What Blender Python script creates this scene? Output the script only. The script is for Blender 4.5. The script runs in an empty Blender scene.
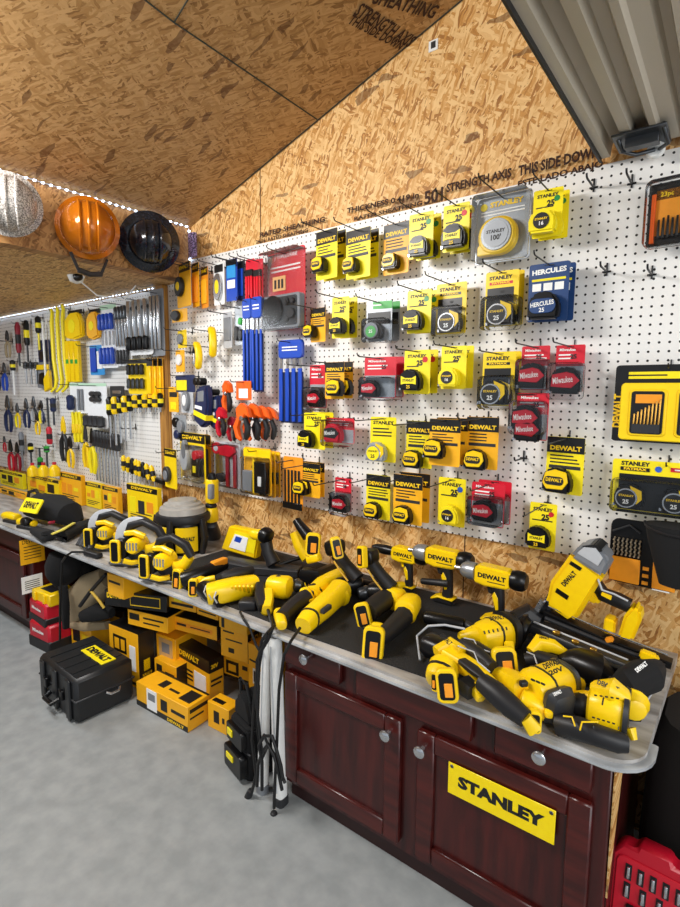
import bpy, bmesh, math, random
from mathutils import Vector, Matrix, Euler
random.seed(7)
S = bpy.context.scene
COL = S.collection
PI = math.pi
# ---------------------------------------------------------------- camera
F_, YAW, PITCH, ROLL, DIST, HGT = 522.9, .647, .119, .007, 1.807, 1.411
cy_, sy_, cp_, sp_ = math.cos(YAW), math.sin(YAW), math.cos(PITCH), math.sin(PITCH)
FW = Vector((-sy_*cp_, cy_*cp_, -sp_)); R0 = Vector((cy_, sy_, 0)); U0 = R0.cross(FW)
RT = math.cos(ROLL)*R0 + math.sin(ROLL)*U0; UP = -math.sin(ROLL)*R0 + math.cos(ROLL)*U0
CAM = Vector((0, -DIST, HGT))
cam = bpy.data.objects.new('camera', bpy.data.cameras.new('camera')); COL.objects.link(cam)
cam.data.sensor_fit = 'VERTICAL'; cam.data.sensor_height = 36; cam.data.sensor_width = 27; cam.data.lens = F_/907*36
cam.data.clip_start = .02
m = Matrix((( RT.x, UP.x, -FW.x, CAM.x), (RT.y, UP.y, -FW.y, CAM.y), (RT.z, UP.z, -FW.z, CAM.z), (0, 0, 0, 1)))
cam.matrix_world = m; S.camera = cam
# ---------------------------------------------------------------- world, lights, exposure
w = bpy.data.worlds.new('world'); S.world = w; w.use_nodes = True
w.node_tree.nodes['Background'].inputs[0].default_value = (.78, .88, 1, 1)
w.node_tree.nodes['Background'].inputs[1].default_value = .48
S.view_settings.view_transform = 'Standard'; S.view_settings.look = 'None'; S.view_settings.gamma = 1
S.view_settings.exposure = 0.28
def area(name, loc, target, sx, sy, power, col=(1, 1, 1)):
    d = bpy.data.lights.new(name, 'AREA'); d.shape = 'RECTANGLE'; d.size = sx; d.size_y = sy; d.energy = power; d.color = col
    o = bpy.data.objects.new(name, d); COL.objects.link(o); o.location = loc
    o.rotation_euler = (Vector(target)-Vector(loc)).to_track_quat('-Z', 'Y').to_euler(); return o
area('shop_ceiling_light', (-1.95, -1.6, 2.3), (-1.15, -.3, .6), .8, .3, 40, (1, .98, .95))
area('front_ceiling_light', (1.3, -2.4, 2.15), (-.3, -.4, .6), .4, 1.2, 24, (1, .98, .95))
area('back_room_light', (-3.6, -1.1, 1.93), (-3.6, -.6, 0), 1.2, .3, 16, (.9, .95, 1))
area('doorway_daylight', (2.4, -1.6, 1.3), (-1.2, -.3, .9), 1.8, 1.8, 30, (.95, .98, 1))

def un(px, py, ax, val):
    d = FW*F_ + RT*(px-340) - UP*(py-453.5)
    return CAM + d*((val-CAM[ax])/d[ax])
CT = .632     # counter top height
def W(px, py, d=.05): return un(px, py, 1, -d)
def C(px, py, z=0.): return un(px, py, 2, CT+z)
# ---------------------------------------------------------------- materials
MATS = {}
def lin(h):
    h = h.lstrip('#'); c = [int(h[i:i+2], 16)/255 for i in (0, 2, 4)]
    return tuple(x/12.92 if x <= .04045 else ((x+.055)/1.055)**2.4 for x in c)+(1,)
def nn(nt, t, **k):
    n = nt.nodes.new(t)
    for a, b in k.items():
        if a[0] == 'i' and a[1:].isdigit(): n.inputs[int(a[1:])].default_value = b
        else: setattr(n, a, b)
    return n
def M(name, col=None, rough=.5, metal=0., var=.08, scale=60, spec=.5, coat=0., emis=0., alpha=1.):
    if name in MATS: return MATS[name]
    mt = bpy.data.materials.new(name); mt.use_nodes = True; nt = mt.node_tree; b = nt.nodes['Principled BSDF']
    c = lin(col)
    tc = nn(nt, 'ShaderNodeTexCoord'); nz = nn(nt, 'ShaderNodeTexNoise'); nz.inputs['Scale'].default_value = scale
    nt.links.new(tc.outputs['Object'], nz.inputs['Vector'])
    mx = nn(nt, 'ShaderNodeMix', data_type='RGBA'); mx.inputs[6].default_value = tuple(min(1, x*(1-var)) for x in c[:3])+(1,)
    mx.inputs[7].default_value = tuple(min(1, x*(1+var)) for x in c[:3])+(1,)
    nt.links.new(nz.outputs['Fac'], mx.inputs[0]); nt.links.new(mx.outputs[2], b.inputs['Base Color'])
    b.inputs['Roughness'].default_value = rough; b.inputs['Metallic'].default_value = metal
    b.inputs['Specular IOR Level'].default_value = spec; b.inputs['Coat Weight'].default_value = coat
    if emis: b.inputs['Emission Color'].default_value = c; b.inputs['Emission Strength'].default_value = emis
    if alpha < 1:
        b.inputs['Alpha'].default_value = alpha
    MATS[name] = mt; return mt
yel = M('safety_yellow_plastic', '#FFD008', .33); yl2 = M('yellow_card', '#FFD60A', .4); orc = M('amber_card', '#FDB515', .45)
lem = M('lemon_yellow_card', '#FFE512', .4)
blk = M('black_rubber', '#17171A', .5); bk2 = M('black_card', '#111113', .35); gbk = M('glossy_black_plastic', '#0C0C0E', .32, spec=.35)
chg = M('charcoal_plastic', '#2A2B2E', .45); gry = M('grey_plastic', '#7C7F84', .45); lgr = M('light_grey_plastic', '#B9BCC0', .4)
steel = M('bright_steel', '#C9CBCE', .25, .9); dst = M('dark_steel', '#55585C', .35, .8)
red = M('red_plastic', '#C3122B', .35); rdc = M('red_card', '#D2182F', .4); dred = M('dark_red_plastic', '#8E1428', .4)
ora = M('orange_plastic', '#F2620F', .4); org = M('orange_card', '#F39A1E', .45)
wht = M('white_plastic', '#EDEDEA', .4); whc = M('white_card', '#F2F3F3', .45); blu = M('blue_plastic', '#1646B4', .35); nav = M('navy_plastic', '#17254E', .4)
hblu = M('navy_card', '#1B3F74', .4); lbl = M('sky_blue_card', '#2F8FD0', .4); grn = M('green_plastic', '#2FA23C', .4)
tan = M('tan_canvas', '#A79576', .85); fab = M('black_fabric', '#0C0C0E', .9, var=.3, scale=200); wire = M('dark_wire', '#2B2A2C', .35, .6)
silv = M('silver_card', '#A9AEB3', .3, .3); prt = M('black_print', '#141414', .5); wpr = M('white_print', '#F4F4F0', .5); ypr = M('yellow_print', '#FFCF12', .5)
cable = M('black_cable', '#0B0B0C', .45); ink = M('board_ink', '#33190A', .8, var=.3)
def clear():
    if 'clear' in MATS: return MATS['clear']
    mt = bpy.data.materials.new('clear_plastic'); mt.use_nodes = True; nt = mt.node_tree; nt.nodes.clear()
    o = nn(nt, 'ShaderNodeOutputMaterial'); t = nn(nt, 'ShaderNodeBsdfTransparent'); g = nn(nt, 'ShaderNodeBsdfGlossy')
    t.inputs[0].default_value = (.95, .96, .97, 1)
    g.inputs['Roughness'].default_value = .2; f = nn(nt, 'ShaderNodeFresnel'); f.inputs[0].default_value = 1.3
    a = nn(nt, 'ShaderNodeMath', operation='ADD'); a.inputs[1].default_value = .02; mx = nn(nt, 'ShaderNodeMixShader')
    nt.links.new(f.outputs[0], a.inputs[0]); nt.links.new(a.outputs[0], mx.inputs[0]); nt.links.new(t.outputs[0], mx.inputs[1])
    nt.links.new(g.outputs[0], mx.inputs[2]); nt.links.new(mx.outputs[0], o.inputs[0]); MATS['clear'] = mt; return mt
clr = clear()
def osb(name, axes, base, dark, lite, rot=0.):
    """oriented strand board: layers of long flakes lying in several directions"""
    mt = bpy.data.materials.new(name); mt.use_nodes = True; nt = mt.node_tree; b = nt.nodes['Principled BSDF']; L = nt.links.new
    tc = nn(nt, 'ShaderNodeTexCoord'); sx = nn(nt, 'ShaderNodeSeparateXYZ'); L(tc.outputs['Object'], sx.inputs[0])
    cb = nn(nt, 'ShaderNodeCombineXYZ'); L(sx.outputs[axes[0]], cb.inputs[0]); L(sx.outputs[axes[1]], cb.inputs[1])
    # warp
    nz = nn(nt, 'ShaderNodeTexNoise'); nz.inputs['Scale'].default_value = 14; L(cb.outputs[0], nz.inputs['Vector'])
    ws = nn(nt, 'ShaderNodeVectorMath', operation='SCALE'); ws.inputs[3].default_value = .035; L(nz.outputs['Color'], ws.inputs[0])
    wa = nn(nt, 'ShaderNodeVectorMath', operation='ADD'); L(cb.outputs[0], wa.inputs[0]); L(ws.outputs[0], wa.inputs[1])
    cur = None
    ramp_cols = [dark, base, base, lite]
    for i, (ang, sc, thr) in enumerate([(0.2, 1, 0), (1.1, 1.1, .45), (-.5, .9, .5), (2.2, 1.2, .5), (.55, 1.0, .55), (-1.2, 1.3, .6)]):
        mp = nn(nt, 'ShaderNodeMapping'); mp.inputs['Rotation'].default_value = (0, 0, ang+rot); mp.inputs['Location'].default_value = (i*3.1, i*1.7, 0)
        L(wa.outputs[0], mp.inputs[0])
        m2 = nn(nt, 'ShaderNodeMapping'); m2.inputs['Scale'].default_value = (20*sc, 110*sc, 1); L(mp.outputs[0], m2.inputs[0])
        v = nn(nt, 'ShaderNodeTexVoronoi', voronoi_dimensions='2D'); v.inputs['Scale'].default_value = 1; L(m2.outputs[0], v.inputs['Vector'])
        sp = nn(nt, 'ShaderNodeSeparateColor'); L(v.outputs['Color'], sp.inputs[0])
        fn = nn(nt, 'ShaderNodeTexNoise'); fn.inputs['Scale'].default_value = 3; L(m2.outputs[0], fn.inputs['Vector'])
        ad = nn(nt, 'ShaderNodeMath', operation='MULTIPLY_ADD'); ad.inputs[1].default_value = .35; L(fn.outputs['Fac'], ad.inputs[0])
        L(sp.outputs[1], ad.inputs[2])
        rp = nn(nt, 'ShaderNodeValToRGB'); e = rp.color_ramp.elements
        e[0].position = .12; e[0].color = lin(dark); e[1].position = 1.15 if False else 1.0; e[1].color = lin(lite)
        k = rp.color_ramp.elements.new(.42); k.color = lin(base)
        L(ad.outputs[0], rp.inputs[0])
        if cur is None: cur = rp.outputs[0]
        else:
            gt = nn(nt, 'ShaderNodeMath', operation='GREATER_THAN'); gt.inputs[1].default_value = thr; L(sp.outputs[0], gt.inputs[0])
            mx = nn(nt, 'ShaderNodeMix', data_type='RGBA'); L(gt.outputs[0], mx.inputs[0]); L(cur, mx.inputs[6]); L(rp.outputs[0], mx.inputs[7]); cur = mx.outputs[2]
    # small dark chips
    mp = nn(nt, 'ShaderNodeMapping'); mp.inputs['Scale'].default_value = (14, 50, 1); mp.inputs['Rotation'].default_value = (0, 0, .5); L(wa.outputs[0], mp.inputs[0])
    v = nn(nt, 'ShaderNodeTexVoronoi', voronoi_dimensions='2D'); v.inputs['Scale'].default_value = 1.; L(mp.outputs[0], v.inputs['Vector'])
    sp = nn(nt, 'ShaderNodeSeparateColor'); L(v.outputs['Color'], sp.inputs[0])
    gt = nn(nt, 'ShaderNodeMath', operation='GREATER_THAN'); gt.inputs[1].default_value = .955; L(sp.outputs[0], gt.inputs[0])
    mu = nn(nt, 'ShaderNodeMath', operation='MULTIPLY'); mu.inputs[1].default_value = .6; L(gt.outputs[0], mu.inputs[0])
    mx = nn(nt, 'ShaderNodeMix', data_type='RGBA'); L(mu.outputs[0], mx.inputs[0]); L(cur, mx.inputs[6]); mx.inputs[7].default_value = lin('#4A2408')
    L(mx.outputs[2], b.inputs['Base Color']); b.inputs['Roughness'].default_value = .6
    bp = nn(nt, 'ShaderNodeBump'); bp.inputs['Strength'].default_value = .25; bp.inputs['Distance'].default_value = .002
    bw = nn(nt, 'ShaderNodeRGBToBW'); L(mx.outputs[2], bw.inputs[0]); L(bw.outputs[0], bp.inputs['Height']); L(bp.outputs[0], b.inputs['Normal'])
    return mt
osb_wall = osb('osb_wall', (0, 2), '#C68E46', '#8C5826', '#E8C083')
osb_ceil = osb('osb_ceiling', (0, 1), '#A07845', '#785228', '#BC9562', .6)
osb_side = osb('osb_header', (1, 2), '#9A6C3C', '#68431C', '#B98A54')
osb_low = osb('osb_low_ceiling', (0, 1), '#B98A4E', '#7A5426', '#DDB67C', 1.3)
def pegmat():
    mt = bpy.data.materials.new('white_pegboard'); mt.use_nodes = True; nt = mt.node_tree; b = nt.nodes['Principled BSDF']; L = nt.links.new
    tc = nn(nt, 'ShaderNodeTexCoord'); sx = nn(nt, 'ShaderNodeSeparateXYZ'); L(tc.outputs['Object'], sx.inputs[0])
    sq = []
    for i in (0, 2):
        a = nn(nt, 'ShaderNodeMath', operation='DIVIDE'); a.inputs[1].default_value = .0262; L(sx.outputs[i], a.inputs[0])
        f = nn(nt, 'ShaderNodeMath', operation='FRACT'); L(a.outputs[0], f.inputs[0])
        s = nn(nt, 'ShaderNodeMath', operation='SUBTRACT'); s.inputs[1].default_value = .5; L(f.outputs[0], s.inputs[0])
        p = nn(nt, 'ShaderNodeMath', operation='MULTIPLY'); L(s.outputs[0], p.inputs[0]); L(s.outputs[0], p.inputs[1]); sq.append(p)
    ad = nn(nt, 'ShaderNodeMath', operation='ADD'); L(sq[0].outputs[0], ad.inputs[0]); L(sq[1].outputs[0], ad.inputs[1])
    lt = nn(nt, 'ShaderNodeMath', operation='LESS_THAN'); lt.inputs[1].default_value = .0196; L(ad.outputs[0], lt.inputs[0])
    nz = nn(nt, 'ShaderNodeTexNoise'); nz.inputs['Scale'].default_value = 8
    m1 = nn(nt, 'ShaderNodeMix', data_type='RGBA'); m1.inputs[6].default_value = lin('#E2E0DC'); m1.inputs[7].default_value = lin('#F4F2EE'); L(nz.outputs['Fac'], m1.inputs[0])
    mx = nn(nt, 'ShaderNodeMix', data_type='RGBA'); L(lt.outputs[0], mx.inputs[0]); L(m1.outputs[2], mx.inputs[6]); mx.inputs[7].default_value = lin('#1E1C1A')
    L(mx.outputs[2], b.inputs['Base Color']); b.inputs['Roughness'].default_value = .35; return mt
peg = pegmat()
def noisy(name, c1, c2, scale, rough, stretch=(1, 1, 1), bump=0, metal=0, detail=6, pos=(.35, .65)):
    mt = bpy.data.materials.new(name); mt.use_nodes = True; nt = mt.node_tree; b = nt.nodes['Principled BSDF']; L = nt.links.new
    tc = nn(nt, 'ShaderNodeTexCoord'); mp = nn(nt, 'ShaderNodeMapping'); mp.inputs['Scale'].default_value = stretch; L(tc.outputs['Object'], mp.inputs[0])
    nz = nn(nt, 'ShaderNodeTexNoise'); nz.inputs['Scale'].default_value = scale; nz.inputs['Detail'].default_value = detail; L(mp.outputs[0], nz.inputs['Vector'])
    rp = nn(nt, 'ShaderNodeValToRGB'); e = rp.color_ramp.elements; e[0].position = pos[0]; e[1].position = pos[1]; e[0].color = lin(c1); e[1].color = lin(c2)
    L(nz.outputs['Fac'], rp.inputs[0]); L(rp.outputs[0], b.inputs['Base Color']); b.inputs['Roughness'].default_value = rough; b.inputs['Metallic'].default_value = metal
    if bump:
        bp = nn(nt, 'ShaderNodeBump'); bp.inputs['Strength'].default_value = bump; bp.inputs['Distance'].default_value = .003; L(nz.outputs['Fac'], bp.inputs['Height']); L(bp.outputs[0], b.inputs['Normal'])
    MATS[name] = mt; return mt
flr = noisy('painted_concrete', '#8C9090', '#9C9F9F', 14, .55, bump=.1, detail=12)
cherry = noisy('cherry_veneer', '#2E0A0A', '#481411', 3, .28, (14, 14, 1.5))
cherry_h = noisy('cherry_rail_veneer', '#340D0C', '#4E1713', 3, .28, (1.5, 14, 14))
matm = noisy('black_rubber_mat', '#0E0E0F', '#3A3A3B', 260, .85, bump=.4, pos=(.45, .75))
ctop = noisy('worn_grey_laminate', '#85807A', '#B9B6B2', 6, .35, (1, 4, 1))
alum = noisy('aluminium_edge', '#9A9EA2', '#CDD0D2', 8, .35, (1, 1, 8), metal=.35)
doorm = noisy('beige_door_steel', '#B0A797', '#C2B9A8', 5, .45, (1, .2, 1))
glit = noisy('silver_glitter_shell', '#6F6A66', '#C9C3BC', 200, .25, detail=3, pos=(.4, .6)); hatb = noisy('bronze_hat_shell', '#A8590A', '#C47012', 6, .15, metal=.2)
hatk = noisy('black_hat_shell', '#0B0C10', '#20222A', 90, .14)
woodp = noisy('pine_strip', '#8A5A22', '#C08A3C', 4, .6, (30, 30, 1))
# ---------------------------------------------------------------- mesh helpers
class MB:
    def __init__(s): s.v = []; s.f = []
    def add(s, vs, fs, mt=None):
        n = len(s.v); s.v += [(mt @ Vector(a)) if mt else Vector(a) for a in vs]; s.f += [tuple(i+n for i in f) for f in fs]; return s
    def box(s, a, b, mt=None):
        x0, y0, z0 = [min(a[i], b[i]) for i in range(3)]; x1, y1, z1 = [max(a[i], b[i]) for i in range(3)]
        return s.add([(x0,y0,z0),(x1,y0,z0),(x1,y1,z0),(x0,y1,z0),(x0,y0,z1),(x1,y0,z1),(x1,y1,z1),(x0,y1,z1)],
                     [(0,3,2,1),(4,5,6,7),(0,1,5,4),(1,2,6,5),(2,3,7,6),(3,0,4,7)], mt)
    def prism(s, pts, d0, d1, pl='xz', mt=None):
        """outline pts extruded; pl xz -> along y, xy -> along z, yz -> along x"""
        n = len(pts)
        def q(u, v, d): return {'xz': (u, d, v), 'xy': (u, v, d), 'yz': (d, u, v)}[pl]
        vs = [q(u, v, d0) for u, v in pts]+[q(u, v, d1) for u, v in pts]
        return s.add(vs, [tuple(range(n))[::-1], tuple(range(n, 2*n))]+[(i, (i+1) % n, n+(i+1) % n, n+i) for i in range(n)], mt)
    def tube(s, path, r, n=10, sq=2., flat=1., mt=None, cap=True):
        """sweep of a superellipse; r number or list; flat = height/width"""
        P = [Vector(p) for p in path]; k = len(P); R = r if isinstance(r, (list, tuple)) else [r]*k
        T = []
        for i in range(k):
            t = (P[min(i+1, k-1)]-P[max(i-1, 0)])
            T.append(t.normalized() if t.length > 1e-9 else (T[-1] if T else Vector((0, 0, 1))))
        ref = Vector((0, 0, 1)) if abs(T[0].z) < .9 else Vector((0, 1, 0))
        A = ref.cross(T[0]).normalized(); vs = []
        for i in range(k):
            A = (A-T[i]*A.dot(T[i])).normalized(); B = T[i].cross(A)
            for j in range(n):
                th = 2*PI*(j+.5)/n; c, d = math.cos(th), math.sin(th)
                u = math.copysign(abs(c)**(2/sq), c); v = math.copysign(abs(d)**(2/sq), d)
                vs.append(P[i]+A*(u*R[i])+B*(v*R[i]*flat))
        fs = [(i*n+j, i*n+(j+1) % n, (i+1)*n+(j+1) % n, (i+1)*n+j) for i in range(k-1) for j in range(n)]
        if cap: fs += [tuple(range(n))[::-1], tuple((k-1)*n+j for j in range(n))]
        return s.add(vs, fs, mt)
    def seg(s, a, b, r0, r1=None, n=12, sq=2., flat=1., rnd=.35, mt=None):
        """limb with rounded ends"""
        a, b = Vector(a), Vector(b); r1 = r0 if r1 is None else r1; d = (b-a); L = d.length; d = d/max(L, 1e-9)
        e0, e1 = min(r0*rnd, L*.45), min(r1*rnd, L*.45)
        return s.tube([a, a+d*e0*.3, a+d*e0, b-d*e1, b-d*e1*.3, b], [r0*.6, r0*.88, r0, r1, r1*.88, r1*.6], n, sq, flat, mt)
    def lathe(s, prof, n=24, axis='z', mt=None):
        vs = []
        for r, h in prof:
            for j in range(n):
                th = 2*PI*j/n; a, b = r*math.cos(th), r*math.sin(th)
                vs.append({'z': (a, b, h), 'x': (h, a, b), 'y': (b, h, a)}[axis])
        k = len(prof)
        return s.add(vs, [(i*n+j, i*n+(j+1) % n, (i+1)*n+(j+1) % n, (i+1)*n+j) for i in range(k-1) for j in range(n)]
                     + [tuple(range(n))[::-1], tuple((k-1)*n+j for j in range(n))], mt)
    def build(s, name, mat, parent=None, bevel=0., smooth=True, seg=1):
        me = bpy.data.meshes.new(name); me.from_pydata([tuple(v) for v in s.v], [], s.f)
        bm = bmesh.new(); bm.from_mesh(me); bmesh.ops.recalc_face_normals(bm, faces=bm.faces)
        if bevel:
            es = [e for e in bm.edges if len(e.link_faces) == 2 and e.calc_face_angle(0) > .5]
            bmesh.ops.bevel(bm, geom=es, offset=bevel, segments=seg, affect='EDGES', clamp_overlap=True)
        for f in bm.faces: f.smooth = smooth
        bm.to_mesh(me); bm.free()
        if smooth: me.set_sharp_from_angle(angle=.7)
        me.materials.append(mat)
        o = bpy.data.objects.new(name, me); COL.objects.link(o)
        if parent: o.parent = parent
        return o
def tag(o, label=None, cat=None, group=None, kind=None):
    if label: o['label'] = label
    if cat: o['category'] = cat
    if group: o['group'] = group
    if kind: o['kind'] = kind
    return o
def thing(name, label, cat, loc=(0, 0, 0), rz=0., group=None, rx=0., ry=0.):
    o = bpy.data.objects.new(name, None); COL.objects.link(o); o.empty_display_size = .02
    o.location = loc; o.rotation_euler = (rx, ry, rz); return tag(o, label, cat, group)
def kids(o): return [c for c in COL.objects if c.parent == o]
CH = {}
def tree_of(o):
    d = {}
    for c in COL.objects:
        if c.parent: d.setdefault(c.parent.name, []).append(c)
    return d
def dup(o, loc=None, label=None, parent=None, d=None):
    d = tree_of(o) if d is None else d
    c = o.copy(); COL.objects.link(c)
    if parent: c.parent = parent
    if loc is not None: c.location = loc
    if label: c['label'] = label
    for ch in d.get(o.name, []): dup(ch, parent=c, d=d)
    return c
def struct(o, label=None):
    o['kind'] = 'structure'
    if label: o['label'] = label
    return o
TX = {}
FRONT = Matrix.Rotation(PI/2, 4, 'X')        # text facing -Y
def text(s, h, parent, mat, loc, rot=FRONT, w=None, bold=.0, name='lettering', align='CENTER'):
    key = (s, bold, align)
    if key not in TX:
        cu = bpy.data.curves.new('t', 'FONT'); cu.body = s; cu.align_x = align; cu.align_y = 'CENTER'; cu.resolution_u = 2; cu.offset = bold*1.1
        o = bpy.data.objects.new('t', cu); COL.objects.link(o); bpy.context.view_layer.update()
        dg = bpy.context.evaluated_depsgraph_get(); me = bpy.data.meshes.new_from_object(o.evaluated_get(dg))
        bpy.data.objects.remove(o); xs = [v.co.x for v in me.vertices]; ys = [v.co.y for v in me.vertices]
        TX[key] = (me, max(xs)-min(xs), max(ys)-min(ys))
    me0, tw, th = TX[key]
    mk = (key, mat.name)
    if mk not in TX:
        me = me0.copy(); me.materials.clear(); me.materials.append(mat); me.name = name; TX[mk] = me
    o = bpy.data.objects.new(name, TX[mk]); COL.objects.link(o)
    if parent: o.parent = parent
    sy = h/th; sx = (w/tw) if w else sy
    o.matrix_local = Matrix.Translation(loc) @ rot.to_4x4() @ Matrix.Diagonal((sx, sy, 1, 1))
    return o
def rect(w, h, r=.2, n=3, cx=0, cz=0):
    """rounded rectangle outline"""
    r = min(w, h)*r; p = []
    for (sx, sz, a0) in ((1, 1, 0), (-1, 1, 90), (-1, -1, 180), (1, -1, 270)):
        for i in range(n+1):
            a = math.radians(a0+90*i/n); p.append((cx+sx*(w/2-r)+r*math.cos(a), cz+sz*(h/2-r)+r*math.sin(a)))
    return p
def circ(r, n=16, cx=0, cz=0, sq=2., fl=1.):
    p = []
    for i in range(n):
        a = 2*PI*(i+.5)/n; c, d = math.cos(a), math.sin(a)
        p.append((cx+math.copysign(abs(c)**(2/sq), c)*r, cz+fl*math.copysign(abs(d)**(2/sq), d)*r))
    return p
# ================================================================ SETTING
struct(MB().box((-6, -6, -.1), (2.5, .1, 0)).build('floor', flr, smooth=False), 'grey painted concrete floor')
wall = struct(MB().box((-6, .012, 0), (1.6, .1, 3.6)).build('wall_back', osb_wall, smooth=False), 'bare strand board wall behind the pegboards')
zc = lambda x: 2.292+.32*(x+2.282)
struct(MB().prism([(-2.40, zc(-2.40)), (1.6, zc(1.6)), (1.6, zc(1.6)+.05), (-2.40, zc(-2.4)+.05)], -6, .012).build('ceiling', osb_ceil, smooth=False), 'sloping strand board ceiling')
struct(MB().box((-2.44, -6, 1.985), (-2.37, .012, 2.262)).build('trim_1', osb_side, smooth=False), 'strand board header between the two ceilings')
struct(MB().box((-6, -6, 1.987), (-2.441, .012, 2.04)).build('ceiling', osb_low, smooth=False), 'low strand board ceiling of the far room')
struct(MB().box((-6.05, -6, 0), (-6, .1, 2.1)).build('wall_left', osb_wall, smooth=False), 'far end wall')
struct(MB().box((-2.635, -.035, .74), (-2.575, .012, 1.985)).build('trim_2', woodp, smooth=False), 'wooden corner strip between the pegboards')
# board seams
def seamw(x0, z0, x1, z1): struct(MB().tube([(x0, .011, z0), (x1, .011, z1)], .0018, 4).build('trim_3', ink), 'dark joint between two wall boards')
seamw(-1.85, 2.095, -1.85, 2.43)
seamw(-.78, .63, -.78, .875)
def on_ceil(px, py):
    n = Vector((-.32, 0, 1)); p0 = Vector((-2.282, 0, 2.292)); d = FW*F_+RT*(px-340)-UP*(py-453.5)
    t = (p0-CAM).dot(n)/d.dot(n); return CAM+d*t
for a, b in (((174, 22), (317, 119)), ((174, 22), (192, -8)), ((174, 22), (120, -20)), ((200, 218), (465, -3))):
    p, q = on_ceil(*a)-Vector((0, 0, .0015)), on_ceil(*b)-Vector((0, 0, .0015))
    struct(MB().tube([p, q], .0025, 4).build('trim_4', M('joint_line', '#3A3A30', .9)), 'joint between ceiling boards')  # dark lines drawn along the ceiling board joints
# printing on the boards
wl = lambda s, px, py, h, px2, py2, bold=.035, mt=ink: text(s, h, wall, mt, (W(px, py, -.012)+W(px2, py2, -.012))/2+Vector((0, -.0135, 0)),
      rot=FRONT @ Matrix.Rotation(math.atan2((W(px2, py2, -.012)-W(px, py, -.012)).z, (W(px2, py2, -.012)-W(px, py, -.012)).x), 4, 'Z'), w=(W(px2, py2, -.012)-W(px, py, -.012)).length, bold=bold)
wl('STRENGTH AXIS', 448, 190, .030, 513, 174); wl('THIS SIDE DOWN', 520, 173, .034, 601, 153); wl('ESTE LADO ABAJO', 519, 186, .026, 604, 165)
wl('THICKNESS 0.419 in', 349, 212, .022, 421, 196); wl('501', 427, 200, .05, 446, 195, .03); wl('RATED SHEATHING', 356, 220, .016, 424, 204)
wl('RATED SHEATHING', 262, 236, .022, 327, 220); wl('24/16  RATED SHEATHING', 258, 243, .018, 310, 231)
for s, a, b, h in (('STRENGTH AXIS', (357, 8), (412, 42), .05), ('SHEATHING', (375, -4), (436, 12), .05), ('THIS SIDE DOWN', (350, 18), (402, 46), .035)):
    p, q = on_ceil(*a)-Vector((0, 0, .004)), on_ceil(*b)-Vector((0, 0, .004)); d = (q-p).normalized(); n = Vector((.32, 0, -1)).normalized(); u = n.cross(d)
    r = Matrix((d, u, n)).transposed()
    o = text(s, h, None, ink, (p+q)/2, rot=r, w=(q-p).length, bold=.02); struct(o, 'black printing on the ceiling board')
    o.name = 'trim_5'
# overhead sectional garage door, drawn up under the ceiling
prof = [(x*.881, z) for x, z in [(-.43, .0), (-.405, .0), (-.40, .035), (-.372, .045), (-.352, .004), (-.322, .0), (-.316, .03), (-.29, .035), (-.272, .0), (-.254, -.002), (-.246, .01), (-.208, .01), (-.20, .035), (-.18, .035), (-.17, .0),
        (-.06, .0), (-.05, .03), (0, .03), (.01, 0), (.35, 0), (.36, .03), (.4, .03), (.41, 0), (.6, 0), (.6, .06), (-.43, .06)]]
gd = struct(MB().prism([(x, z+2.106) for x, z in prof], -4.2, -.015).build('door_1', doorm, smooth=False), 'raised overhead garage door of beige ribbed steel')
struct(MB().box((-.386, -4.2, 2.094), (-.379, -.015, 2.16)).build('bottom_seal', blk, gd, .001), None)
HD = Matrix.Translation((.0, 0, -.086))
MB().box((-.33, -.16, 2.185), (-.2, -.035, 2.192), HD).build('hinge_plate', dst, gd, .002)
MB().lathe([(.0, -.01), (.02, -.01), (.024, 0), (.02, .012), (0, .012)], 14, 'y', Matrix.Translation((-.235, -.05, 2.082))).build('roller', wht, gd)
b_ = MB(); b_.tube([(-.32, -.14, 2.195), (-.31, -.1, 2.165), (-.28, -.07, 2.16), (-.235, -.06, 2.166)], .006, 6, mt=HD); b_.tube([(-.21, -.15, 2.195), (-.2, -.1, 2.16), (-.235, -.04, 2.168)], .006, 6, mt=HD)
b_.box((-.30, -.13, 2.16), (-.22, -.1, 2.193), HD); b_.build('roller_bracket', dst, gd, .001)
# pegboards
pb1 = struct(MB().box((-2.572, 0, .875), (.9, .006, 2.094)).build('wall_panel', peg, smooth=False), 'white pegboard behind the tape measures')
pb2 = struct(MB().box((-6, 0, .745), (-2.637, .006, 1.975)).build('wall_panel', peg, smooth=False), 'white pegboard in the far room')
struct(MB().box((-2.6, .006, .9), (.9, .0115, .96)).box((-2.6, .006, 2.0), (.9, .0115, 2.06)).build('trim_6', woodp, smooth=False), 'furring strips behind the pegboard')
# ================================================================ COUNTER and CABINETS
FE = -.625
ct = thing('worktop', 'long grey worktop with metal edge running along the wall', 'worktop', (0, 0, CT))
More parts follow.
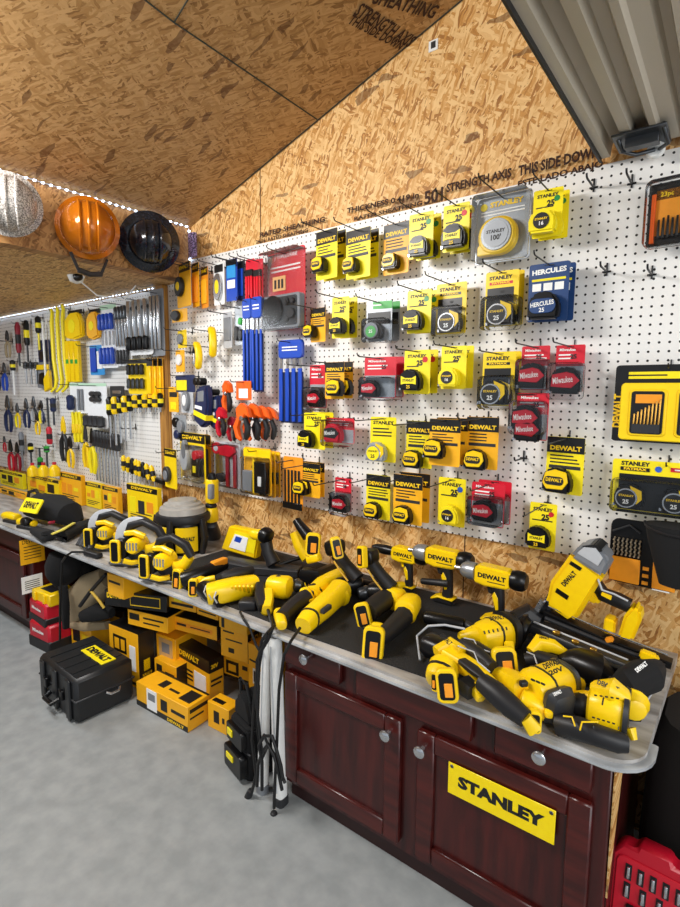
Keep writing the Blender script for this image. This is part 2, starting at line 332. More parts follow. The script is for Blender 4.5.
# outline with rounded near-right corner
out = [(-6, .006), (-.085, .006), (-.098, -.50)]
for i in range(7):
    a = math.radians(-4-80*i/6); out.append((-.178+.08*math.cos(a)+.0, -.545+.08*math.sin(a)))
out += [(-6, FE)]
MB().prism(out, -.032, -.002, 'xy').build('slab', ctop, ct, smooth=False)
edge = out[2:]; eb = MB()
eb.tube([(x, y, -.016) for x, y in edge], .017, 8, 4., .35); eb.build('edge_band', alum, ct)
mt_ = thing('rubber_mat', 'black grippy rubber mat spread over near half of worktop', 'mat', (0, 0, CT-.002))
tag(MB().prism([(-1.95, -.02), (-.115, -.02), (-.125, -.44), (-.22, -.50), (-.42, -.575), (-1.05, -.60), (-1.95, -.59)], 0, .004, 'xy').build('mat_sheet', matm, mt_, smooth=False))
def knob(p, parent):
    return MB().lathe([(.006, 0), (.006, -.014), (.013, -.018), (.0165, -.022), (.0165, -.026), (.012, -.030), (0, -.031)], 20, 'y', Matrix.Translation(p)).build('knob', steel, parent)
def cab_front(par, x0, x1, z0, z1, y, name, inset=True, fr=.05):
    """framed front with recessed panel; face at y, protruding .02"""
    d = thing_part(name, par)
    w = MB()
    if inset:
        w.box((x0, y, z0), (x0+fr, y-.019, z1)).box((x1-fr, y, z0), (x1, y-.019, z1)); a = w.build('stile', cherry, d, .004)
        MB().box((x0+fr, y, z0), (x1-fr, y-.018, z0+fr)).box((x0+fr, y, z1-fr), (x1-fr, y-.018, z1)).build('rail', cherry_h, d, .004)
        MB().box((x0+fr-.003, y, z0+fr-.003), (x1-fr+.003, y-.009, z1-fr+.003)).build('panel', cherry, d, .002)
    return d
def thing_part(name, par):
    o = bpy.data.objects.new(name, None); COL.objects.link(o); o.parent = par; return o
cab = thing('base_cabinet', 'dark cherry base cabinet with two doors and yellow sign on its front', 'cabinet', (-.66, -.3, 0))
ox = .66; 
def cbm(): return MB()
def L0(x, y, z): return (x+.66, y+.3, z)
yf = -.585
MB().box(L0(-1.15, yf, .07), L0(-.158, -.03, .597)).build('carcass', cherry, cab, .003)
MB().box(L0(-1.148, yf+.03, 0), L0(-.16, -.03, .072)).build('plinth', M('dark_plinth', '#2A0C0B', .5), cab)
MB().box(L0(-.158, yf+.03, .02), L0(-.1555, -.05, .59)).build('side_panel', cherry, cab)
MB().prism([(.3-.575, .59), (.3-.44, .59), (.3-.57, .25)], .66-.1555, .66-.1515, 'yz').build('raw_board_patch', osb_wall, cab)
def front(name, x0, x1, z0, z1, framed=True, kn=None, fr=.052):
    a, b = L0(x0, yf, z0), L0(x1, yf, z1)
    if framed:
        m_ = MB(); m_.box(a, (a[0]+fr, a[1]-.02, b[2])); m_.box((b[0]-fr, a[1], a[2]), (b[0], a[1]-.02, b[2]))
        m_.box((a[0]+fr, a[1], a[2]), (b[0]-fr, a[1]-.02, a[2]+fr)); m_.box((a[0]+fr, a[1], b[2]-fr), (b[0]-fr, a[1]-.02, b[2]))
        d = m_.build(name, cherry_h, cab, .004)
        MB().box((a[0]+fr-.002, a[1], a[2]+fr-.002), (b[0]-fr+.002, a[1]-.008, b[2]-fr+.002)).build('recessed_panel', cherry, d)
    else: d = MB().box(a, (b[0], a[1]-.02, b[2])).build(name, cherry_h, cab, .004)
    if kn: knob(Vector(L0(kn[0], yf-.02, kn[1])), d)
    return d
front('drawer_front', -1.135, -.905, .515, .592, False, (-1.03, .568))
front('false_front', -.845, -.48, .512, .592, False)
front('drawer_front', -.42, -.195, .512, .592, False, (-.305, .566))
front('door', -1.135, -.69, .10, .485, True, (-.725, .44))
front('door', -.635, -.19, .10, .485, True, (-.615, .44))
sg = thing('brand_sign', 'yellow metal sign with black capitals screwed to right cabinet door', 'sign', (-.40, yf-.024, .352))
MB().box((-.136, -.003, 0), (.136, 0, .088)).build('plate', M('glossy_sign_yellow', '#FFDD00', .25), sg, .001)
text('STANLEY', .034, sg, prt, (0, -.0036, .044), w=.22, bold=.055)
for sx in (-.126, .126): MB().lathe([(0, -.005), (.004, -.0045), (.005, -.003)], 10, 'y', Matrix.Translation((sx, 0, .079))).build('screw', dst, sg)
# far left cabinet
fc = thing('base_cabinet', 'dark cherry cabinet at far left end under worktop', 'cabinet', (-3.6, -.3, 0))
MB().box((-.9, yf+.3, .07), (.53, .27, .597)).build('carcass', cherry, fc, .003)
MB().box((-.9, yf+.33, 0), (.52, .27, .072)).build('plinth', MATS['dark_plinth'], fc)
for (x0, x1, z0, z1, nm) in ((-.3, .45, .10, .47, 'door'), (-.3, .45, .50, .59, 'drawer_front')):
    m_ = MB(); f = .055 if nm == 'door' else 0
    if f:
        y = yf+.3; m_.box((x0, y, z0), (x0+f, y-.02, z1)); m_.box((x1-f, y, z0), (x1, y-.02, z1)); m_.box((x0+f, y, z0), (x1-f, y-.02, z0+f)); m_.box((x0+f, y, z1-f), (x1-f, y-.02, z1))
        d = m_.build(nm, cherry_h, fc, .004); MB().box((x0+f, y, z0+f), (x1-f, y-.008, z1-f)).build('recessed_panel', cherry, d)
    else: m_.box((x0, yf+.3, z0), (x1, yf+.28, z1)).build(nm, cherry_h, fc, .004)
def side_poster(px, py, px2, py2, mat, label, txt, name):
    x = -3.07+.002; a = un(px, py, 0, x); b = un(px2, py2, 0, x)
    t = thing(name, label, 'sign', (x, (a.y+b.y)/2, min(a.z, b.z)))
    w_, h_ = abs(a.y-b.y)/2, abs(a.z-b.z); MB().box((0, -w_, 0), (.002, w_, h_)).build('sheet', mat, t)
    if txt: text(txt, h_*.16 if mat is not whc else h_*.4, t, prt, (.0026, 0, h_*.9 if mat is not whc else h_*.5), rot=Matrix.Rotation(PI/2, 4, 'Z') @ FRONT, w=w_*1.6)
    if True:
        lm = MB()
        for k in range(5): lm.box((.0024, -w_*.7, h_*(.2+.12*k)), (.0028, w_*.7, h_*(.2+.12*k)+.004))
        lm.build('print_lines', prt, t)
side_poster(19, 541, 45, 560, orc, 'amber poster with lines of black print on far cabinet side', 'DEWALT', 'poster')
side_poster(21, 578, 43, 589, whc, 'white paper label on side of far cabinet', '', 'paper_label')
# white legs carrying the worktop
for i, (px, py, px2, py2, r, lb) in enumerate(((268, 797, 273, 640, .017, 'white tubular worktop leg, the one further from the cabinet'), (286, 803, 281, 640, .02, 'white tubular worktop leg with black foot touching the cabinet'))):
    a = un(px, py, 1, -.6); a.z = 0; t = thing('table_leg', lb, 'table leg', (a.x-.014, -.612, 0))
    b = un(px2, py2, 1, -.6); MB().tube([(0, 0, .02), (b.x-a.x, .0, .598)], [r, r*.9], 14, 4).build('post', wht, t)
    MB().tube([(0, 0, 0), (0, 0, .03)], r*1.15, 14, 4).build('foot', gry if i == 0 else chg, t)
    MB().tube([(b.x-a.x-r*.2, -r*1.0, .57), (0+r*.1, -r*1.02, .05)], .002, 5).build('groove', lgr, t)
# right edge dark: red bit-set case standing by the cabinet
# ================================================================ PEGBOARD ITEMS (front of board 1)
HK = {}
def hook(x, z, L, label, grp='wire hooks pushed into the pegboards', r=.0022):
    key = round(L, 2)
    if key not in HK:
        t = thing('peg_hook', label, 'hook', (x, 0, z), group=grp)
        MB().tube([(0, 0, 0), (0, -L+.012, .0), (0, -L+.004, .003), (0, -L, .012)], r, 6).build('prong', wire, t)
        MB().tube([(0, -.003, .026), (0, -.003, -.012)], r, 6).tube([(-.012, -.004, 0), (.012, -.004, 0)], r, 6).build('back_clip', wire, t)
        HK[key] = t; return t
    t = dup(HK[key], (x, 0, z), label); return t
def bmat(t):
    return {'dewalt': (yel, yel), 'fat': (blk, lem), 'fatc': (blk, yel), 'mil': (red, red), 'pow': (lem, blk), 'grn': (gbk, grn), 'silv': (gry, lem), 'herc': (hblu, silv), 'redblk': (red, blk)}[t]
def tape(par, kind, cx, cz, r, y=-.002):
    """tape measure: case, rubber shell, face disc, wording, end hook"""
    d = .038; o = None
    body = [(cx-r*.95, cz-r*.8), (cx-r*1.0, cz+r*.1), (cx-r*.75, cz+r*.75), (cx-r*.1, cz+r*1.0), (cx+r*.6, cz+r*.85), (cx+r*1.0, cz+r*.3), (cx+r*1.05, cz-r*.3), (cx+r*.95, cz-r*.85)]
    casem = {'dewalt': gbk, 'fat': gbk, 'fatc': gbk, 'mil': gbk, 'pow': lem, 'grn': gbk, 'silv': silv, 'herc': gbk, 'redblk': red}[kind]
    c = MB().prism(body, y, y-d, 'xz').build('tape_case', casem, par, r*.16, seg=2)
    yb = y-d
    if kind in ('dewalt',):
        MB().prism([(cx-r*.9, cz-r*.15), (cx-r*.7, cz+r*.62), (cx-r*.05, cz+r*.86), (cx+r*.75, cz+r*.7), (cx+r*.9, cz), (cx+r*.55, cz-r*.55), (cx-r*.6, cz-r*.6)], yb+.004, yb-.003).build('face_shell', yel, c, .002)
        MB().prism(rect(r*1.35, r*.62, .4, 2, cx-r*.05, cz+r*.05), yb-.0028, yb-.0042).build('face_label', blk, c)
        text('DEWALT', r*.26, c, ypr, (cx-r*.05, yb-.0046, cz+r*.1), w=r*1.15, bold=.03)
    elif kind == 'fat':
        bow = [(-.75, -.38), (-.75, .42), (-.35, .22), (.35, .22), (.75, .42), (.75, -.38), (.4, -.3), (-.4, -.3)]
        MB().prism([(cx+a*r*.95, cz+b*r*.9) for a, b in bow], yb+.002, yb-.0025).build('face_label', lem, c)
        text('STANLEY', r*.22, c, prt, (cx, yb-.003, cz+r*.0), w=r*1.1, bold=.03); text('25', r*.28, c, ypr, (cx, yb-.003, cz-r*.55), bold=.02)
    elif kind in ('fatc', 'silv'):
        MB().prism([(cx+r*.1, cz+r*.9), (cx+r*.9, cz+r*.55), (cx+r*.95, cz-r*.1), (cx+r*.6, cz-r*.5), (cx+r*.3, cz)], yb+.002, yb-.001).build('side_panel', yel, c)
        MB().prism(circ(r*.78, 20, cx-r*.12, cz-r*.08), yb+.002, yb-.003).build('chrome_ring', steel, c, .001)
        MB().prism(circ(r*.66, 20, cx-r*.12, cz-r*.08), yb, yb-.0038).build('face_label', blk if kind == 'fatc' else lem, c)
        text('STANLEY', r*.17, c, ypr if kind == 'fatc' else prt, (cx-r*.12, yb-.0042, cz+r*.12), w=r*1.05, bold=.03)
        text('25', r*.34, c, wpr if kind == 'fatc' else prt, (cx-r*.12, yb-.0042, cz-r*.36), bold=.03)
    elif kind in ('mil', 'redblk'):
        MB().prism([(cx-r*.85, cz-r*.35), (cx-r*.8, cz+r*.45), (cx+r*.1, cz+r*.62), (cx+r*.55, cz+r*.5), (cx+r*.95, cz+r*.05), (cx+r*.45, cz-r*.45)], yb+.003, yb-.003).build('face_shell', red if kind == 'mil' else blk, c, .0015)
        text('Milwaukee', r*.42, c, wpr, (cx-r*.1, yb-.0036, cz+r*.08), rot=FRONT @ Matrix.Rotation(.12, 4, 'Z'), w=r*1.25, bold=.01)
    elif kind == 'pow':
        MB().prism(circ(r*.6, 18, cx, cz), yb+.002, yb-.003).build('face_label', blk, c, .001)
        text('STANLEY', r*.16, c, ypr, (cx, yb-.0035, cz+r*.12), w=r*.95, bold=.03); text('16', r*.3, c, wpr, (cx, yb-.0035, cz-r*.22), bold=.02)
    elif kind == 'grn':
        MB().prism(circ(r*.85, 18, cx, cz), yb+.002, yb-.003).build('chrome_ring', dst, c, .001)
        MB().prism(circ(r*.6, 18, cx, cz-r*.1), yb, yb-.004).build('face_label', grn, c)
        text('25', r*.34, c, wpr, (cx, yb-.0045, cz-r*.1), bold=.02)
    elif kind == 'herc':
        MB().prism(rect(r*1.7, r*.95, .45, 3, cx, cz), yb+.002, yb-.003).build('face_shell', hblu, c, .001)
        text('HERCULES', r*.3, c, wpr, (cx, yb-.0036, cz+r*.12), rot=FRONT @ Matrix.Rotation(.1, 4, 'Z'), w=r*1.5, bold=.02); text('25', r*.28, c, wpr, (cx, yb-.0036, cz-r*.28), bold=.02)
    MB().box((cx-r*1.08, yb+.012, cz-r*.82), (cx-r*.92, y-.008, cz-r*.6)).build('end_hook', steel, c)
    return c
def lines(par, w, z0, z1, n, mat, y, x0=None, x1=None, name='fine_print', seed=0):
    rr = random.Random(seed+n); b = MB(); x0 = -w*.4 if x0 is None else x0; x1 = w*.4 if x1 is None else x1
    for k in range(n):
        z = z0+(z1-z0)*(k+.5)/n; b.box((x0, y, z-(z1-z0)/n*.2), (x0+(x1-x0)*rr.uniform(.55, 1), y-.0004, z+(z1-z0)/n*.2))
    return b.build(name, mat, par)
def blister(par, x0, x1, z0, z1, d, y=-.002):
    return MB().prism(rect(x1-x0, z1-z0, .12, 3, (x0+x1)/2, (z0+z1)/2), y, y-d).build('blister', clr, par, .004)
dots = [('#2A5FC8'), ('#D8232A'), ('#1E8A45')]
def dotm(i): return M('round_sticker_'+['blue', 'red', 'green'][i], dots[i], .4)
def carded(style, kind, bb, body, short, look, beh=0, d=.05, gap=.045, rz=0., dot=None, hookL=.25, blis=None, bodies=1, cat='tape measure'):
    x0, y0, x1, y1 = bb; xm, ym = (x0+x1)/2, (y0+y1)/2; dd = d+beh*gap
    w = (W(x1, ym, dd)-W(x0, ym, dd)).x; top, bot = W(xm, y0, dd), W(xm, y1, dd); h = top.z-bot.z; X = (top.x+bot.x)/2
    t = thing('carded_tape_measure', look+', '+short, cat, (X, -dd, bot.z), rz, 'carded tape measures on the pegboard')
    T_ = .0016
    def blk_(name, a, b, mat, z0=0, z1=1, y=0., th=.0005): return MB().box((a*w-w/2, y-.0003, z0*h), (b*w-w/2, y-th-.0003, z1*h)).build(name, mat, t)
    base = {'dw': orc, 'dwy': lem, 'st': lem, 'stc': yl2, 'mil': rdc, 'herc': hblu, 'grn': silv, 'silv': lem}[style]
    hole = MB(); hole.prism(rect(w, h, .05, 2, 0, h/2), T_, 0, 'xz'); card = hole.build('backing_card', base, t)
    MB().box((-w*.12, -.0002, h*.955), (w*.12, -.0006, h*.97)).build('hang_slot', blk, card)
    if style in ('dw', 'dwy'):
        blk_('card_header', 0, 1, bk2, .72, .995); text('DEWALT', h*.085, card, ypr, (0, -.001, h*.80), w=w*.84, bold=.04)
        lines(card, w, h*.52, h*.7, 3, prt, -.0004, seed=int(x0)); blk_('picture_strip', .08, .92, chg, .44, .50)
    elif style == 'st':
        text('STANLEY', h*.075, card, prt, (-w*.02, -.0006, h*.86), w=w*.72, bold=.04); text("25'", h*.13, card, prt, (w*.12, -.0006, h*.7), bold=.05)
        lines(card, w, h*.6, h*.66, 1, prt, -.0004, seed=int(x0))
    elif style == 'stc':
        blk_('black_panel', .06, .86, bk2, .03, .70); text('STANLEY', h*.07, card, prt, (-w*.05, -.0006, h*.88), w=w*.7, bold=.04)
        blk_('text_band', .12, .82, bk2 if not hookL == .26 else rdc, .76, .81); text('FATMAX', h*.035, card, ypr, (-w*.04, -.0014, h*.785), w=w*.55, bold=.04)
        blk_('size_label', .42, .62, yl2, .58, .67, .0005); blk_('size_label', .65, .82, yl2, .58, .67, .0005)
        text("25'", h*.05, card, prt, (w*.02, -.002, h*.625), bold=.04)
    elif style == 'mil':
        blk_('clear_back', .02, .98, silv, .02, .55); text('Milwaukee', h*.06, card, wpr, (-w*.1, -.0006, h*.90), w=w*.55, bold=.02)
        lines(card, w, h*.68, h*.83, 2, wpr, -.0004, seed=int(x0)); text("25", h*.1, card, prt, (w*.12, -.0012, h*.75), bold=.04)
    elif style == 'herc':
        text('HERCULES', h*.09, card, wpr, (0, -.0006, h*.86), rot=FRONT @ Matrix.Rotation(.04, 4, 'Z'), w=w*.85, bold=.04)
        blk_('yellow_band', .08, .92, lem, .70, .74)
        for k in range(3): blk_('icon_square', .1+.28*k, .32+.28*k, wpr, .53, .66)
    elif style == 'grn':
        blk_('card_header', .25, 1, grn, .80, .99); blk_('black_panel', .05, .95, bk2, .42, .72); lines(card, w, h*.86, h*.94, 1, wpr, -.001)
    elif style == 'silv':
        text('STANLEY', h*.08, card, prt, (0, -.0006, h*.87), w=w*.8, bold=.04); lines(card, w, h*.55, h*.78, 3, prt, -.0004, seed=3)
    if dot is not None:
        MB().prism(circ(w*.1, 12, w*.3, h*.78), -.0003, -.001).build('round_sticker', dotm(dot), card)
    B = W(body[0], body[1], dd+.025); r = body[2]/((Vector((B.x, B.y, B.z))-CAM).dot(FW)/F_)**-1 if False else body[2]*(B-CAM).dot(FW)/F_
    bx, bz = B.x-X, B.z-bot.z
    if style == 'mil' and bodies > 1:
        tape(t, kind, bx+.008, bz-r*.85, r*.95)
    tape(t, kind, bx, bz, r, -.002)
    if blis or style in ('mil', 'grn'): blister(t, min(-w*.48, bx-r*1.1), max(w*.48, bx+r*1.1), bz-r*1.2, bz+r*1.25, .046)
    sl = 0
    tree = tree_of(t)
    for k in range(beh):
        c = dup(t, (X+.006*(k+1)*(1 if k % 2 == 0 else -1), -dd+gap*(k+1), bot.z+.003*(k+1)), '%s pack behind front one, %s' % (['second', 'third'][k], short), d=tree)
        c.rotation_euler = (0, 0, rz+.04*(k+1))
    if hookL: hook(X, bot.z+h*.962, hookL if hookL != .26 else .25, 'wire hook for the %s, %s' % (look if len((look+short).split()) < 12 else 'card', short))
    return t
DW, FM, FC, MW, PW = 'tape measure on amber card', 'bow labelled black tape measure', 'chrome ringed tape measure', 'red black tape measure', 'yellow tape measure'
carded('dwy', 'dewalt', (315, 230, 338, 279), (319, 265, 8.5), 'first in top row, right of red hole saw kit', DW, 1, rz=-.1)
carded('dwy', 'dewalt', (345, 229, 371, 278), (350.5, 265, 8.5), 'second in top row', DW, 1, rz=-.1)
carded('dw', 'dewalt', (383, 223, 409, 274), (390.5, 261.5, 8.8), 'third in top row', DW, 0, rz=-.05)
carded('st', 'fat', (409, 213, 433, 258), (418.5, 246.5, 10.5), 'fourth in top row with green dot', FM, 1, dot=2)
carded('st', 'fat', (443, 204, 469, 251), (453.5, 236.5, 12.5), 'fifth in top row left of big clear pack', FM, 1, dot=1)
carded('st', 'pow', (533, 189, 562, 237), (542, 222, 13), 'last in top row, right of big clear pack', PW, 1, rz=.05, dot=2)
carded('dw', 'dewalt', (310, 308, 326, 342), (309.5, 331.5, 7), 'small one at left end of second row', DW, 0, rz=-.1)
carded('st', 'fat', (332, 297, 349, 338), (337, 326, 9), 'second in second row', FM, 1, dot=None)
carded('grn', 'grn', (367, 301, 391, 341), (372.5, 331, 9.5), 'the only one with green header', 'black tape measure on grey card', 1, rz=.1)
carded('st', 'fat', (407, 290, 431, 333), (412.5, 320.5, 11), 'fourth in second row', FM, 1, dot=2)
carded('stc', 'fatc', (436, 283, 466, 334), (449.5, 321.5, 12), 'fifth in second row', FC, 0, blis=1)
carded('stc', 'fatc', (485, 271, 518, 326), (500, 313.5, 13.5), 'below big clear pack', FC, 1, gap=.03, blis=1, hookL=.26)
carded('herc', 'herc', (528, 263, 568, 321), (543.5, 306.5, 15), 'at right end of second row', 'navy card with wide dark tape measure', 1)
carded('mil', 'mil', (309, 365, 327, 408), (316, 399, 9.5), 'small one at left end of third row', MW, 0, rz=-.1)
carded('dw', 'dewalt', (325, 362, 344, 399), (334.5, 388, 9.5), 'second in third row', DW, 1, gap=.05)
carded('mil', 'mil', (365, 357, 395, 398), (370, 389, 9.5), 'at third place in third row', 'glossy red tape pack', 1, rz=.08)
carded('st', 'fat', (404, 350, 430, 394), (410.5, 380.5, 11.8), 'fourth in third row with red dot', FM, 1, dot=1)
carded('st', 'pow', (441, 346, 466, 389), (448.5, 377.5, 10.5), 'fifth in third row', PW, 1)
carded('stc', 'fatc', (482, 352, 515, 406), (493.5, 393, 13.5), 'sixth in third row', FC, 1, gap=.03, blis=1)
carded('mil', 'mil', (521, 346, 549, 390), (532, 376.5, 14), 'seventh in third row', MW, 0)
carded('mil', 'mil', (555, 345, 584, 392), (565.5, 381.5, 15), 'at right end of third row', MW, 0)
carded('st', 'fat', (304, 413, 325, 449), (305.5, 439, 9.5), 'at left end of fourth row', FM, 1)
carded('mil', 'redblk', (326, 418, 354, 443), (333, 433.5, 10.5), 'second in fourth row, low wide pack', 'red tape measure with black face on red card', 0, d=.07)
carded('silv', 'silv', (371, 417, 395, 462), (375.5, 452, 10.5), 'third in fourth row', 'silver tape measure on lemon card', 0, rz=.12)
carded('dwy', 'dewalt', (406, 421, 432, 468), (412, 459.5, 10), 'fourth in fourth row', DW, 0)
carded('dw', 'dewalt', (429, 419, 460, 466), (433.5, 449, 11), 'fifth in fourth row', DW, 1, d=.06)
carded('dw', 'dewalt', (466, 417, 498, 469), (475, 460, 11.5), 'sixth in fourth row', DW, 0)
carded('mil', 'mil', (516, 393, 548, 440), (525.5, 418, 14), 'below and between the last two red ones', 'two stacked red tape measures in clear pack', 0, d=.09, bodies=2)
carded('dwy', 'dewalt', (545, 437, 584, 494), (557.5, 481, 14), 'large card at right end of fourth row', DW, 0, rz=-.12)
carded('dw', 'dewalt', (299, 463, 320, 497), (300, 488, 8), 'at left of lowest row behind the blade card', DW, 1, gap=.02)
carded('mil', 'mil', (335, 478, 351, 511), (340.5, 504, 9.5), 'small red card in lowest row', MW, 0)
carded('dwy', 'dewalt', (366, 475, 390, 519), (372, 510.5, 9), 'third in lowest row', DW, 0)
carded('dw', 'dewalt', (393, 475, 422, 524), (402, 515, 10), 'fourth in lowest row', DW, 1)
carded('st', 'pow', (438, 478, 465, 526), (449, 515, 10.5), 'fifth in lowest row', PW, 0, dot=0)
carded('mil', 'mil', (471, 483, 504, 526), (483.5, 511, 12), 'sixth in lowest row', 'red tape measure in clear and grey pack', 1)
carded('st', 'fat', (529, 503, 556, 550), (537.5, 537, 11.5), 'at right end of lowest row', FM, 0, dot=1)
# big clear pack with 100 ft tape
def root_at(name, label, cat, px, py, d, **k):
    p = W(px, py, d); return thing(name, label, cat, p, **k), p
def ppm(p): return F_/(p-CAM).dot(FW)
t, p = root_at('long_tape_pack', 'big clear clamshell with large yellow ringed long tape in top row', 'tape measure', 501, 262, .06)
w_, h_ = .185, .215
MB().prism(rect(w_, h_, .06, 3, 0, h_/2), 0, .004).build('backing_card', silv, t, .001)
MB().prism(rect(w_*.96, h_*.97, .06, 3, 0, h_/2), -.001, -.05).build('blister', clr, t, .006)
c = MB().prism(circ(.063, 24, -.005, .078, 2.3, .95)+[], -.002, -.04).build('tape_case', yel, t, .008)
MB().prism(circ(.05, 24, -.005, .08), -.039, -.044).build('face_ring', silv, c, .001)
MB().prism(circ(.041, 24, -.005, .08), -.044, -.046).build('face_label', lgr, c)
text('STANLEY', .011, c, prt, (-.005, -.0465, .088), w=.062, bold=.04); text("100'", .018, c, prt, (-.005, -.0465, .068), bold=.04)
MB().prism([(-.07, .02), (-.07, .05), (-.045, .065), (-.02, .02)], -.003, -.036).build('mouth', yel, t, .003)
text('STANLEY', .018, t, ypr, (.01, -.0015, .185), w=.11, bold=.04); MB().prism(circ(.012, 14, -.065, .182), -.0005, -.002).build('round_sticker', lem, t)
lines(t, w_, .15, .17, 2, wpr, -.0012)
hook(p.x, p.z+.2, .27, 'dark wire hook for big clear long tape pack')
# empty hooks
for (px, py, lb) in ((594, 188, 'left one at top of pegboard'), (632, 184, 'just below raised door'), (607, 272, 'left one of middle pair'), (652, 275, 'right one of middle pair'), (524, 458, 'below stacked red tape measures'), (136, 428, 'on far pegboard below screwdrivers')):
    q = W(px, py, 0); hook(q.x, q.z, .10, 'empty dark wire hook, '+lb, r=.003)
# right hand end: bit sets
def panel(t, x0, x1, z0, z1, mat, name, y=-.0005, th=.002, par=None, bev=0): return MB().box((x0, y, z0), (x1, y-th, z1)).build(name, mat, par or t, bev)
t, p = root_at('drill_bit_set', 'yellow drill bit set with two windows at right edge of pegboard', 'drill bits', 655, 443, .05, rz=-.03)
MB().prism(rect(.27, .225, .04, 2, .02, .1125), 0, .004).build('backing_card', bk2, t)
MB().prism(rect(.245, .165, .06, 3, .03, .09), 0, -.03).build('tray', yl2, t, .004); panel(t, -.08, .14, .185, .205, lem, 'yellow_band')
text('DEWALT', .024, t, ypr, (-.103, -.001, .09), rot=Matrix.Rotation(PI/2, 4, 'Y').inverted() @ FRONT, w=.1, bold=.04); lines(t, .2, .19, .2, 1, prt, -.003)
for cx in (-.022, .095):
    fr = MB().prism(rect(.095, .135, .12, 3, cx, .088), -.029, -.034).build('window_frame', yel, t, .002)
    MB().prism(rect(.082, .122, .1, 3, cx, .088), -.033, -.0352).build('window', bk2, fr)
    panel(t, cx-.035, cx+.035, .03, .055, chg, 'bit_rack', -.035, .006, fr); panel(t, cx-.03, cx+.035, .115, .14, org, 'printed_card', -.035, .001, fr)
    for k in range(8):
        MB().seg((cx-.032+.009*k, -.038, .05), (cx-.030+.009*k, -.038, .085+.006*k), .0028, .0022, 6).build('drill_bit', M('gold_bit', '#B98A3C', .3, .8), fr)
hook(p.x+.02, p.z+.215, .08, 'dark wire hook for yellow drill bit set')
t, p = root_at('twin_tape_pack', 'yellow twin pack of two tape measures at right edge below drill bit set', 'tape measure', 655, 514, .05)
MB().prism(rect(.27, .155, .04, 2, .015, .0775), 0, .003).build('backing_card', lem, t); panel(t, -.1, .15, .005, .112, bk2, 'black_panel')
text('STANLEY', .013, t, prt, (-.06, -.001, .143), w=.075, bold=.04); panel(t, -.098, -.022, .122, .133, bk2, 'text_band'); text('FATMAX', .008, t, ypr, (-.06, -.003, .1275), w=.06, bold=.04)
panel(t, .03, .12, .128, .14, rdc, 'red_band'); MB().box((.04, -.003, .132), (.11, -.0034, .136)).build('band_print', wpr, t); MB().prism(circ(.009, 14, .0, .132), -.0005, -.0015).build('round_sticker', dotm(0), t)
tape(t, 'fatc', -.068, .048, .038); tape(t, 'fatc', .052, .048, .038); blister(t, -.115, .14, .004, .1, .05)
panel(t, .07, .085, .088, .105, lem, 'size_label', -.002)
hook(p.x+.02, p.z+.145, .08, 'dark wire hook for yellow twin pack')
t, p = root_at('bit_pack', 'clear pack of orange drill bits at top right corner of pegboard', 'drill bits', 672, 245, .06, rz=-.05)
MB().prism(rect(.13, .17, .05, 2, .0, .085), 0, .003).build('backing_card', bk2, t); panel(t, -.045, .06, .03, .15, org, 'printed_card'); panel(t, -.045, .06, .125, .155, bk2, 'card_header')
text('23pc', .016, t, ypr, (-.02, -.004, .138), bold=.02); b = MB()
for k in range(9): MB().seg((-.034+.011*k, -.012, .02), (-.034+.011*k, -.012, .07+.004*(k % 3)), .004, .003, 6).build('drill_bit', gbk, t)
panel(t, -.055, -.045, .01, .14, ora, 'orange_clip', -.001, .01); blister(t, -.068, .066, -.006, .172, .04)
# drill bit pouch & black pouch
t, p = root_at('bit_pouch', 'black fold out pouch of drill bits with orange pocket below twin pack', 'drill bit pouch', 637, 586, .045, rz=-.06)
MB().prism(rect(.185, .20, .12, 3, .01, .10), 0, .006).build('backing', gbk, t, .002)
panel(t, -.078, .005, .005, .082, org, 'orange_pocket', -.001, .006, bev=.002); panel(t, .038, .098, .005, .095, org, 'orange_pocket', -.001, .006, bev=.002)
MB().tube([(-.075, -.008, .16), (-.03, -.008, .185), (.0, -.008, .165)], .003, 6).build('piping', chg, t)
for i in range(4):
    for k in range(7): MB().lathe([(.0, .0), (.0035, .003), (.002, .008), (.0035, .013), (0, .016)], 6, 'z', Matrix.Translation((-.070+.0115*k, -.012, .088+.014*i)) @ Matrix.Rotation(.3, 4, 'Y')).build('bit_tip', M('bright_bit', '#BBAA90', .3, .8), t)
for i in range(3): panel(t, .012, .028, .01+.022*i, .02+.022*i, org, 'elastic_band', -.001, .004)
MB().box((.04, -.0075, .001), (.085, -.008, .005)).build('print_line', wpr, t)
t, p = root_at('black_pouch', 'black cloth pouch with open round mouth at right edge of wall', 'pouch', 676, 587, .10)
MB().tube([(-.015, 0, 0), (-.008, 0, .05), (-.0, 0, .12), (.0, 0, .175)], [.028, .05, .078, .088], 20, 2.2, .6).build('bag_body', fab, t)
MB().tube([(-.088+.088*(1-math.cos(a))*1., -.053*math.sin(a)-.0, .176-.02*math.sin(a)) for a in [PI*k/10 for k in range(11)]], .004, 6).build('rim', blk, t)
